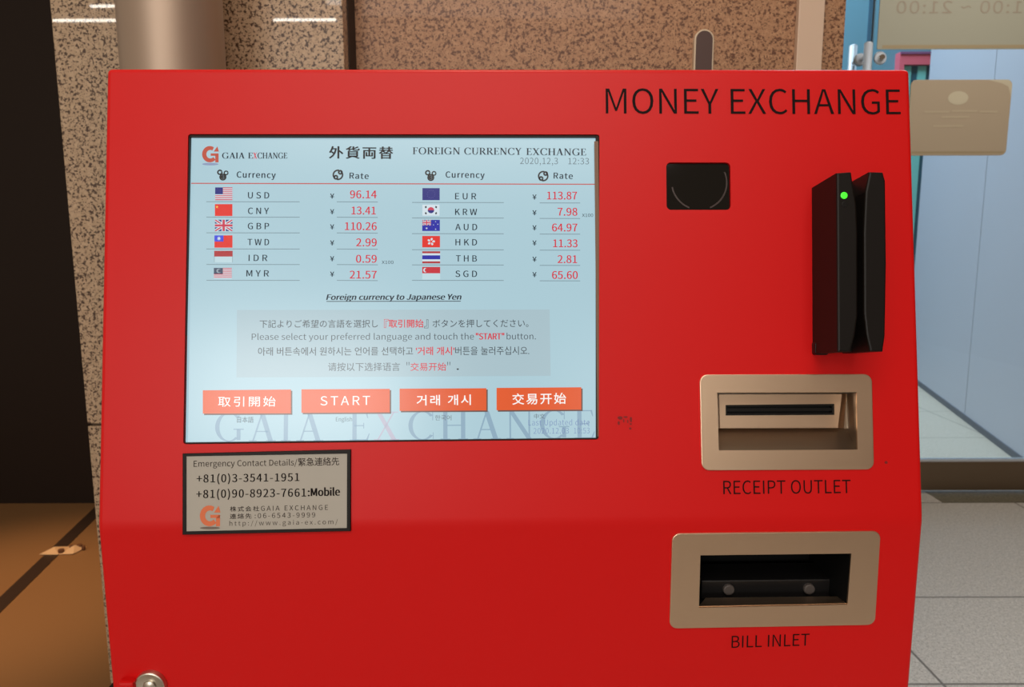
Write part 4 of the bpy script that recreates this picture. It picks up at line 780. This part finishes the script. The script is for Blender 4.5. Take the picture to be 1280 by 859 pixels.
for cx, cy_, ex, ey, c0, c1_, r0, r1 in ((278.4, 218.4, 422.4, 218.6, 296, 344.4, 437, 460.6), (538.3, 219.0, 679.0, 220.2, 557.2, 605.6, 692.2, 715.8)):
    mb = MB()
    for dx, dy, r, hole in ((-3.6, -3.0, 3.6, 1.7), (4.2, -2.2, 3.2, 1.6), (0.2, 3.0, 4.6, 0)):
        a = S(cx + dx, cy_ + dy, W3); k = 0.000585
        if hole: mb.flat(ring_poly(a[0], a[1], hole * k, r * k, R(20), R(375)), W3, BK)
        else:
            mb.flat(circle(a[0], a[1], r * k), W3, BK); put_text(mb, UPPER, sans('3'), cx - 1.6, cy_ + 5.8, cx + 2.0, cy_ + 5.8, 5.6, W4, GY)
    lay('coins_icon', mb)
    mb = MB(); a = S(ex, ey, W3)
    for a0_ in (75, 255):
        mb.flat(ring_poly(a[0], a[1], 5.0 * k, 7.0 * k, R(a0_), R(a0_ + 155)), W3, BK)
    for dx, dy in ((-2.6, 3.0), (3.0, -3.2)):
        c = S(ex + dx, ey + dy, W3); mb.flat(ring_poly(c[0], c[1], 1.0 * k, 3.2 * k, 0, R(355)), W3, BK)
    lay('exchange_icon', mb)
    textpart('heading_lettering', [(sans('Currency', 0.0, 0.12), c0, 222.0, c1_, 222.6, 7.6, DK, 0.25)]); textpart('heading_lettering', [(sans('Rate', 0.0, 0.12), r0, 223.2, r1, 223.8, 7.4, DK, 0.25)])
mb = MB(); line(mb, 239.0, 229.2, 743.9, 230.4, 1.3, W2, RLINE); lay('header_rule', mb)

# flags
def F(mb, x0, y0, x1, y1):
    def q(a, b_, w): return UPPER.uv(x0 + (x1 - x0) * a, y0 + (y1 - y0) * b_, w)
    def r(a, b_, c, d_, m, w=W2): mb.flat([q(a, b_, w), q(c, b_, w), q(c, d_, w), q(a, d_, w)], w, m)
    def p(pts, m, w=W3): mb.flat([q(a, b_, w) for a, b_ in pts], w, m)
    def disc(a, b_, rr, m, w=W4, n=20): mb.flat([q(a + rr * 0.66 * math.cos(2 * PI * k_ / n), b_ + rr * math.sin(2 * PI * k_ / n), w) for k_ in range(n)], w, m)
    def star(a, b_, rr, m, w=W4, k=5):
        mb.flat([q(a + 0.66 * (rr if i % 2 == 0 else rr * 0.42) * math.sin(PI * i / k), b_ - (rr if i % 2 == 0 else rr * 0.42) * math.cos(PI * i / k), w) for i in range(2 * k)], w, m)
    return r, p, disc, star
fR, fW, fB, fN, fY = glow('flag_red', 222, 44, 36), glow('flag_white', 206, 222, 230), glow('flag_blue', 28, 34, 160), glow('flag_navy', 34, 38, 122), glow('flag_yellow', 240, 200, 90)
fC, fK, fS, fT = glow('flag_crimson', 200, 60, 84), glow('flag_black', 40, 44, 50), glow('flag_slate', 62, 74, 98), glow('flag_maroon', 172, 48, 54)
def union(r, p, x1=1.0, y1=1.0):
    def T(pts): return [(a * x1, b_ * y1) for a, b_ in pts]
    r(0, 0, x1, y1, fN)
    for pts in (((0, 0), (0.16, 0), (1, 0.84), (1, 1), (0.84, 1), (0, 0.16)), ((1, 0), (0.84, 0), (0, 0.84), (0, 1), (0.16, 1), (1, 0.16))): p(T(pts), fW, W3 - 0.00006)
    for pts in (((0, 0), (0.07, 0), (1, 0.93), (1, 1), (0.93, 1), (0, 0.07)), ((1, 0), (0.93, 0), (0, 0.93), (0, 1), (0.07, 1), (1, 0.07))): p(T(pts), fC, W3)
    for pts in (((0.38, 0), (0.62, 0), (0.62, 1), (0.38, 1)), ((0, 0.34), (1, 0.34), (1, 0.66), (0, 0.66))): p(T(pts), fW, W3 + 0.00006)
    for pts in (((0.43, 0), (0.57, 0), (0.57, 1), (0.43, 1)), ((0, 0.40), (1, 0.40), (1, 0.60), (0, 0.60))): p(T(pts), fC, W4)
def flag(code, r, p, disc, star):
    if code == 'USD':
        for k in range(13): r(0, k / 13, 1, (k + 1) / 13, fC if k % 2 == 0 else fW)
        r(0, 0, 0.45, 7 / 13, fN, W3)
    elif code == 'CNY':
        r(0, 0, 1, 1, fR); star(0.12, 0.24, 0.13, fY)
    elif code == 'GBP': union(r, p)
    elif code == 'TWD':
        r(0, 0, 1, 1, fR); r(0, 0, 0.5, 0.5, glow('flag_royal', 58, 72, 216), W3); star(0.25, 0.25, 0.19, fW, W4, 12)
    elif code == 'IDR':
        r(0, 0, 1, 0.5, fT); r(0, 0.5, 1, 1, glow('flag_pale', 188, 214, 222)); r(0, 0.5, 0.02, 1, LINE, W3); r(0.98, 0.5, 1, 1, LINE, W3)
    elif code == 'MYR':
        for k in range(14): r(0, k / 14, 1, (k + 1) / 14, fC if k % 2 == 0 else fW)
        r(0, 0, 0.5, 8 / 14, fS, W3); disc(0.28, 0.28, 0.21, glow('flag_silver', 148, 160, 172), W4); disc(0.33, 0.28, 0.15, fS, W4 + 0.00006)
    elif code == 'EUR':
        r(0, 0, 1, 1, fN)
        for k in range(12): disc(0.5 + 0.22 * math.cos(k * PI / 6), 0.5 + 0.32 * math.sin(k * PI / 6), 0.035, glow('flag_dimgold', 84, 84, 150), W3, 6)
    elif code == 'KRW':
        r(0, 0, 1, 1, fW)
        p([(0.5 + 0.19 * math.cos(PI * k / 12), 0.5 - 0.28 * math.sin(PI * k / 12)) for k in range(13)], fC, W3)
        p([(0.5 + 0.19 * math.cos(PI * k / 12), 0.5 + 0.28 * math.sin(PI * k / 12)) for k in range(13)], fN, W3)
        for a, b_, s in ((0.2, 0.22, 1), (0.8, 0.22, -1), (0.2, 0.78, -1), (0.8, 0.78, 1)):
            p([(a - 0.03, b_ + 0.12 * s), (a + 0.06, b_ + 0.04 * s), (a + 0.03, b_ - 0.12 * s), (a - 0.06, b_ - 0.04 * s)][::1], fK, W3)
    elif code == 'AUD':
        r(0, 0, 1, 1, fB, W2 - 0.00006); union(r, p, 0.5, 0.5)
        for a, b_, s in ((0.25, 0.76, 0.11), (0.76, 0.17, 0.06), (0.64, 0.45, 0.06), (0.88, 0.40, 0.06), (0.76, 0.84, 0.07)): star(a, b_, s, fW, W4, 7)
    elif code == 'HKD':
        r(0, 0, 1, 1, fR)
        for k in range(5):
            a = 2 * PI * k / 5 - PI / 2 + 0.2
            ca, sa = math.cos(a), math.sin(a)
            p([(0.5 + 0.66 * (ca * l_ - sa * t_), 0.5 + sa * l_ + ca * t_) for l_, t_ in ((0.08, 0), (0.20, -0.10), (0.31, -0.06), (0.34, 0.04), (0.24, 0.10), (0.12, 0.06))], fW, W3)
    elif code == 'THB':
        for y0_, y1_, m in ((0, 1 / 6, fT), (1 / 6, 1 / 3, fW), (1 / 3, 2 / 3, fB), (2 / 3, 5 / 6, fW), (5 / 6, 1, fT)): r(0, y0_, 1, y1_, m)
    elif code == 'SGD':
        r(0, 0, 1, 0.5, glow('flag_brick', 196, 40, 54)); r(0, 0.5, 1, 1, glow('flag_pale', 188, 214, 222))
        disc(0.17, 0.25, 0.17, fW, W3); disc(0.23, 0.25, 0.14, glow('flag_brick', 196, 40, 54), W4)
ROWS = [  # code, flag box, code text x0 x1 baseline, rate text x0 x1 baseline
    ('USD', (268.9, 234.3, 290.5, 250.3), 310.0, 336.4, 248.0, '96.14', 437.6, 470.7, 247.8, 252.2),
    ('CNY', (268.6, 255.2, 290.5, 270.1), 310.0, 336.0, 267.5, '13.41', 439.5, 469.5, 268.0, 271.5),
    ('GBP', (268.6, 274.8, 290.6, 289.0), 309.8, 336.2, 286.5, '110.26', 431.2, 470.7, 287.6, 291.1),
    ('TWD', (268.0, 294.3, 290.6, 309.7), 309.5, 336.2, 306.5, '2.99', 445.3, 470.7, 307.8, 311.3),
    ('IDR', (267.7, 313.6, 290.8, 328.0), 310.8, 334.0, 326.3, '0.59', 445.1, 470.7, 328.3, 330.7),
    ('MYR', (267.3, 335.0, 289.8, 348.2), 308.0, 336.0, 345.6, '21.57', 437.2, 470.7, 348.2, 350.5),
    ('EUR', (528.0, 235.2, 549.6, 250.3), 569.0, 595.2, 249.2, '113.87', 684.0, 721.2, 249.3, 253.1),
    ('KRW', (528.0, 255.9, 549.4, 269.7), 569.0, 596.2, 268.8, '7.98', 697.2, 721.6, 269.5, 272.5),
    ('AUD', (527.8, 274.9, 549.8, 288.8), 569.2, 596.4, 287.7, '64.97', 690.2, 721.6, 289.2, 292.1),
    ('HKD', (527.8, 295.0, 550.0, 309.3), 569.4, 596.2, 306.7, '11.33', 691.6, 721.8, 309.0, 312.2),
    ('THB', (527.8, 314.2, 550.2, 329.3), 570.0, 596.0, 327.0, '2.81', 697.2, 721.2, 328.8, 331.2),
    ('SGD', (527.8, 333.8, 550.2, 349.6), 569.4, 596.2, 346.2, '65.60', 690.2, 722.0, 348.6, 350.5)]
for i, (code, fb, cx0, cx1, cb, rate, rx0, rx1, rb, ry) in enumerate(ROWS):
    right = i >= 6
    mb = MB(); flag(code, *F(mb, *fb)); lay('currency_flag', mb)
    mb = MB(); put_text(mb, UPPER, sans(code, 0.0, 0.35), cx0, cb, cx1, cb + 0.1, 7.8, W4, DK, 0.0, 0.15); lay('currency_code', mb)
    mb = MB()
    yx = 665.7 if right else 412.7
    put_text(mb, UPPER, sans('¥'), yx, cb + 0.3, yx + 4.9, cb + 0.3, 6.4, W4, DK, 0.0, 0.2)
    put_text(mb, UPPER, sans(rate, 0.0, 0.02), rx0, rb, rx1, rb + 0.1, 9.6, W4, RT_, 0.0, 0.2)
    if code in ('IDR', 'KRW'):
        put_text(mb, UPPER, sans('X100', 0.0), (727.6 if right else 477.2), rb + 1.6, (741.4 if right else 491.8), rb + 1.6, 4.0, W4, DK)
    lay('rate_lettering', mb)
    mb = MB()
    if right: line(mb, 515, ry, 629.7, ry + 0.2, 0.8, W2, LINE); line(mb, 674.6, ry + 0.6, 725.2, ry + 0.7, 0.8, W2, LINE)
    else: line(mb, 258, ry, 374.6, ry + 0.1, 0.8, W2, LINE); line(mb, 421, ry + 0.1, 472.2, ry + 0.4, 0.8, W2, LINE)
    lay('row_rule', mb)
mb = MB(); put_text(mb, UPPER, sans('Foreign currency to Japanese Yen'), 408, 375.0, 576.6, 374.6, 6.9, W4, DK, 0.2, 0.4); line(mb, 408, 376.9, 576, 376.6, 0.9, W4, DK); lay('caption_lettering', mb)
textpart('message_lettering', [(asian('下記よりご希望の言語を選択し'), 324.5, 410.0, 472.4, 409.6, 10.0, T1), (asian('『'), 480, 410, 485.5, 410, 11, RT_), (asian('取引開始', 0.016), 485.8, 409.8, 529.6, 409.6, 10.4, RT_), (asian('』'), 530.2, 410.4, 535.4, 410.4, 11, T1), (asian('ボタンを押してください。'), 540.7, 409.6, 660.6, 409.0, 10.0, T1)])
textpart('message_lettering', [(sans('Please select your preferred language and touch the', -0.01), 314.6, 425.0, 592.4, 424.5, 7.8, T1), (sans('"START"'), 595, 424.5, 630.2, 424.4, 7.8, RT_, 0.3), (sans('button.', -0.01), 633.4, 424.4, 669.8, 424.3, 7.8, T1)])
textpart('message_lettering', [(asian('아래 버튼속에서 원하시는 언어를 선택하고'), 322.4, 444.8, 516.2, 444.2, 10.6, T1), (asian("'거래 개시'", 0.016), 519.8, 444.2, 568.0, 444.0, 10.6, RT_), (asian('버튼을 눌러주십시오.'), 569, 444.0, 661.6, 443.6, 10.6, T1)])
textpart('message_lettering', [(asian('请按以下选择语言'), 410, 464.0, 500, 463.8, 10.6, T2), (sans("''"), 508, 464.2, 511.6, 464.2, 11, T2), (asian('交易开始', 0.006), 513, 463.8, 557.8, 463.6, 10.4, RT_), (sans("''"), 559, 464.0, 562.8, 464.0, 11, T2), (sans('.'), 570.8, 462.4, 573.6, 462.4, 11, T1)])
ORG, ORS, WHT = glow('button_orange', 222, 84, 28), glow('button_shade', 96, 72, 64), glow('button_white', 246, 244, 240)
for (x0, y0, x1, y1, ya, yb), shape, (tx0, ty0, tx1, ty1, th), cap, (kx0, ky, kx1, kh) in (
        ((253.5, 488.0, 363.6, 487.0, 517.2, 516.8), asian('取引開始', 0.004, 1.25), (272.6, 508.6, 344.6, 508.2, 12.8), asian('日本語'), (296.2, 528.6, 316.6, 7.6)),
        ((376.8, 486.8, 487.2, 486.2, 516.2, 515.6), sans('START', 0.0, 0.22), (400.6, 506.8, 462.6, 506.2, 11.2), sans('English', -0.01), (419.8, 526.8, 440.0, 5.2)),
        ((499.5, 486.0, 608.0, 485.4, 513.8, 513.2), asian('거래 개시', 0.010, 1.2), (520.8, 507.2, 588.6, 506.4, 13.2), asian('한국어'), (543.8, 525.6, 564.2, 6.6)),
        ((620.7, 485.0, 726.6, 484.2, 513.0, 512.2), asian('交易开始', 0.010, 1.2), (640.4, 506.2, 707.8, 505.0, 14.2), asian('中文'), (667.6, 523.6, 681.2, 6.2))):
    mb = MB()
    mb.flat(SP([(x0 + 1.6, y0 + 1.6), (x1 + 1.7, y1 + 1.6), (x1 + 1.7, yb + 1.8), (x0 + 1.6, ya + 1.8)], W2), W2, ORS)
    mb.flat(SP([(x0, y0), (x1, y1), (x1, yb), (x0, ya)], W3), W3, ORG)
    put_text(mb, UPPER, shape, tx0, ty0, tx1, ty1, th, W4, WHT)
    lay('start_button', mb)
    mb = MB(); put_text(mb, UPPER, cap, kx0, ky, kx1, ky, kh, W4, GY); lay('button_caption', mb)
UPD = glow('ink_periwinkle', 104, 122, 178)
textpart('date_lettering', [(sans('Last Updated date', -0.02, 0.05), 660.6, 532.0, 737.0, 531.6, 7.2, UPD), (sans('2020.12.03', -0.02, 0.05), 667, 542.4, 711, 542.0, 7.0, UPD), (sans('10:53', -0.02, 0.05), 717.5, 542.0, 737, 541.8, 7.0, UPD)])

# --- scanner window
b = MB(); b.prism(inset(SCAN, 0.0002), -0.0058, -0.0022, mat('window_glass', (0.006, 0.005, 0.004), 0.06, 0, 0.5), 0.0002); w_ = up('scanner_window', b)
c = UPPER.uv(874, 228, -0.0022)
b = MB(); b.flat(ring_poly(c[0], c[1], 0.0205, 0.0217, R(190), R(248)), -0.00205, mat('lens_ring', rgb(58, 44, 42), 0.3)); b.flat(ring_poly(c[0], c[1], 0.0205, 0.0217, R(292), R(382)), -0.00205, _mats['lens_ring']); b.build('lens_ring', w_)

# --- contact sticker
SW = 0.0016
b = MB()
LO = UPPER.poly([(228, 567.2), (438.4, 562.0), (438.2, 664.2), (227.8, 668.8)], SW); LI = UPPER.poly([(233, 570.6), (433.8, 567.2), (433.5, 660.2), (233, 664.4)], SW)
b.prism(LI, 0.0006, SW - 0.0003, mat('label_paper', rgb(172, 166, 156), 0.5, 0, 0.3)); lab = up('contact_label', b)
b = MB(); b.plate(LO, [LI], 0.0, SW, mat('label_frame', (0.008, 0.005, 0.004), 0.4, 0, 0.15), 0.0004); b.build('label_frame', lab)
TW = SW - 0.0002
LK = mat('label_ink', rgb(40, 26, 22), 0.6, 0, 0.2); LK2 = mat('label_ink_bold', rgb(24, 14, 12), 0.6, 0, 0.2)
def labtext(items):
    mb = MB()
    for shape, x0, y0, x1, y1, h, m, *bd in items: put_text(mb, UPPER, shape, x0, y0, x1, y1, h, TW, m, 0.0, *bd)
    mb.build('label_lettering', lab)
labtext([(sans('Emergency Contact Details/', 0.0), 242.0, 583.6, 371.6, 581.8, 7.4, LK), (asian('緊急連絡先', 0.004), 372.8, 583.0, 424.0, 581.8, 10.4, LK)])
labtext([(sans('+81(0)3-3541-1951', 0.0, 0.12), 246.0, 603.4, 374.0, 601.4, 9.8, LK2, 0.25)])
labtext([(sans('+81(0)90-8923-7661', 0.0, 0.12), 245.6, 622.8, 382.4, 620.8, 10.0, LK2, 0.25), (sans(':Mobile'), 385.2, 620.4, 424.6, 619.6, 9.8, LK2, 0.5)])
labtext([(asian('株式会社', 0.01, 1.3), 287.4, 639.8, 324.0, 639.2, 6.6, LK), (sans('GAIA EXCHANGE', 0.0, 0.26), 326.2, 638.7, 410.0, 637.4, 6.0, LK)])
labtext([(asian('連絡先', 0.01, 1.3), 287.2, 649.0, 314.4, 648.4, 6.6, LK), (sans(':06-6543-9999', 0.0, 0.24), 318.4, 647.9, 394.0, 646.7, 6.0, LK)])
labtext([(sans('http://www.gaia-ex.com/', -0.008, 0.26), 286.8, 657.4, 422.2, 655.2, 5.8, LK)])
mb = MB(); logo(mb, UPPER, 249.8, 632.0, 275.0, 658.0, TW + 0.00004, mat('logo_orange', rgb(214, 106, 58), 0.5), mat('logo_disc', rgb(110, 96, 86), 0.6), 0.00003); mb.build('label_logo', lab)

# --- receipt outlet
b = MB(); b.plate(RP_OUT, [RP_IN], 0.0, 0.0016, STEEL, 0.0005); ro = up('receipt_outlet', b)
D = -0.026
tl, tr, br, bl = RP_IN
bk = UPPER.poly([(893, 492), (1058, 492), (1058, 535.5), (893, 535.5)], D)
b = MB()
def P3(p, z): return b.bm.verts.new((p[0], p[1], z))
f = [P3(q, 0.0) for q in (tl, tr, br, bl)]
k0 = (tl[0], bk[0][1]); k1 = bk[1]; k2 = bk[2]; k3 = (bl[0], bk[3][1])
g = [P3(q, D) for q in (k0, k1, k2, k3)]
b.wall(f, g, TRAY); b.face(g, TRAY)
b.build('tray', ro)
b = MB(); SPW = -0.017
pl_ = UPPER.poly([(899, 493.2), (1052.5, 492.8), (1047.2, 535.0), (900, 535.4)], SPW)
pb_ = UPPER.poly([(897, 492.6), (1058, 492.2), (1055, 535.6), (898, 535.8)], D)
SLOT = UPPER.poly([(907, 506.4), (1043, 505.0), (1043, 518.8), (907, 519.6)], SPW)
b.plate(pl_, [SLOT], SPW - 0.001, SPW, STEEL)
l0_ = [P3(q, SPW - 0.001) for q in ccw(pl_)]; l1_ = [P3(q, D) for q in ccw(pb_)]; b.wall(l0_, l1_, STEEL)
b.build('slot_plate', ro)
b = MB(); b.plate(SLOT, [inset(SLOT, 0.0016)], SPW - 0.006, SPW - 0.0008, BLACK)
sm_ = inset(SLOT, 0.0012); ym = (min(p[1] for p in sm_) + max(p[1] for p in sm_)) / 2
b.prism(sm_, SPW - 0.008, SPW - 0.005, DEEP); b.box(min(p[0] for p in sm_), max(p[0] for p in sm_), ym - 0.0012, ym + 0.0012, SPW - 0.006, SPW - 0.0022, BLACK)
b.build('paper_slot', ro)

# --- bill inlet
b = MB(); b.plate(BI_OUT, [BI_IN], 0.0, 0.0016, STEEL, 0.0005); bi = low('bill_inlet', b)
tl, tr, br, bl = BI_IN
b = MB(); f = [b.bm.verts.new((p[0], p[1], 0.0)) for p in (tl, tr, br, bl)]; g = [b.bm.verts.new((p[0], p[1], -0.07)) for p in BI_LOW]
h = [b.bm.verts.new((p[0], p[1], -0.006)) for p in BI_LOW]; b.wall(f, h, DEEP); b.wall(h, g, DEEP); b.face(g, DEEP); b.build('recess', bi)
b = MB(); q = LOWER.poly([(877, 726), (1054, 724), (1054, 748), (877, 749)], -0.03)
b.prism(q, -0.06, -0.03, mat('sensor_black', (0.010, 0.009, 0.009), 0.35), 0.001); b.build('sensor_bar', bi)
for px, py in ((911, 737.6), (1011.6, 736.8)):
    c = LOWER.uv(px, py, -0.028)
    b = MB(); b.prism(circle(c[0], c[1], 0.0045, 24), -0.0302, -0.027, mat('roller_grey', rgb(84, 76, 72), 0.5), 0.001); b.build('roller', bi)
b = MB(); la = LOWER.poly([(873.6, 758.0), (1058.0, 754.2)], 0.0); lb = LOWER.poly([(882, 747.5), (1046, 745.5)], -0.016)
v4 = [b.bm.verts.new((la[0][0], la[0][1], 0.0)), b.bm.verts.new((la[1][0], la[1][1], 0.0)), b.bm.verts.new((lb[1][0], lb[1][1], -0.016)), b.bm.verts.new((lb[0][0], lb[0][1], -0.016))]
v5 = [b.bm.verts.new((v.co.x, v.co.y - 0.0015, v.co.z)) for v in v4]
b.face(v4, STEEL); b.face(v5[::-1], STEEL); b.wall(v5, v4, STEEL); b.build('lip', bi)

# --- card reader
CW = 0.042
lf = UPPER.poly([(1046, 216), (1064.4, 214.6), (1067, 232), (1071, 256), (1072.4, 290), (1072.4, 395), (1069, 420), (1063.6, 440), (1047.4, 440)], CW)
rf = UPPER.poly([(1087, 214.6), (1104, 215), (1107.2, 226), (1108.4, 330), (1106.8, 420), (1104, 439.6), (1088, 439.6), (1083.4, 420), (1080.2, 392), (1079.8, 290), (1082, 240)], CW)
xs = [p[0] for p in lf + rf]; ys = [p[1] for p in lf + rf]
b = MB()
b.prism(rounded(rect(min(xs) + 0.006, min(ys) + 0.001, max(xs) - 0.004, max(ys) - 0.001), 0.003, 4), 0.0, 0.015, BLACK)
b.prism(rounded(rect(min(xs) - 0.0004, min(ys) - 0.001, min(xs) + 0.010, min(ys) + 0.009), 0.002, 4), 0.0, 0.006, BLACK, 0.001)
cr = up('card_reader', b)
tag(cr, 'black upright magnetic card reader with green light')
BLK2 = mat('black_plastic_face', (0.007, 0.005, 0.004), 0.45, 0, 0.2)
for q in (lf, rf):
    b = MB(); b.prism(q, 0.0, CW, BLK2, 0.0014); b.build('swipe_rail', cr)
c = UPPER.uv(1055, 244.4, CW)
b = MB(); b.prism(circle(c[0], c[1], 0.0024, 24), CW - 0.001, CW + 0.0006, glow('led_green', 70, 235, 50, 1.6), 0.0004); tag(b.build('indicator_light', cr), 'lit green light')
c = UPPER.uv(1056, 255.6, CW)
b = MB(); b.prism(circle(c[0], c[1], 0.0021, 24), CW - 0.001, CW + 0.0003, BLACK, 0.0002); b.build('indicator_light', cr)

# --- lock and hasp at the lower left, rubber corner, marks on the paint
LOCKM = mat('lock_steel', (0.62, 0.57, 0.48), 0.34, 1.0)
c = LOWER.uv(187.2, 858.6, 0.003)
b = MB(); b.lathe([(0.0120, 0.0), (0.0119, 0.0022), (0.0113, 0.0036), (0.0105, 0.0040), (0.0096, 0.0036), (0.0052, 0.0030), (0.0046, 0.0042), (0.0030, 0.0050), (0.0001, 0.0053)], c[0], c[1], LOCKM); low('lock_cylinder', b, True)
q = LOWER.poly([(146, 854.0), (166, 854.0)], 0.008)
b = MB(); b.box(q[0][0], q[1][0], q[0][1] - 0.05, q[0][1], -0.001, 0.008, RED, 0.002); low('hasp', b)
e0 = KI @ (LOWER.O + LOWER.u * q[0][0] + LOWER.v * q[0][1])
b = MB(); b.box(-hw - 0.006, -hw + 0.001, e0.y - 0.004, e0.y + 0.03, e0.z - 0.06, e0.z - 0.012, BLACK, 0.002); b.build('rubber_corner', KIOSK)
SM = mat('residue', rgb(126, 18, 16), 0.7)
b = MB()
for x, y, w_x, h_x in ((775.2, 522.6, 7, 4.6), (782, 521.4, 6, 2.2), (788.6, 524.6, 3.2, 7.2), (779.6, 526.0, 1.8, 5), (784.6, 527.0, 1.8, 4.6), (773.4, 529.0, 3, 5), (787.8, 535.8, 3.4, 3.0), (788.4, 530.2, 3.0, 2.4)):
    b.prism([UPPER.uv(x + w_x / 2 * math.cos(k_ * PI / 4) * (1 + 0.15 * (k_ % 3 - 1)), y + h_x / 2 * math.sin(k_ * PI / 4)) for k_ in range(8)], 0.0, 0.0003, SM)
up('glue_residue', b)
b = MB(); b.prism(circle(*UPPER.uv(1107.5, 578.2), 0.0011, 10), 0.0, 0.0003, SM); up('paint_chip', b)
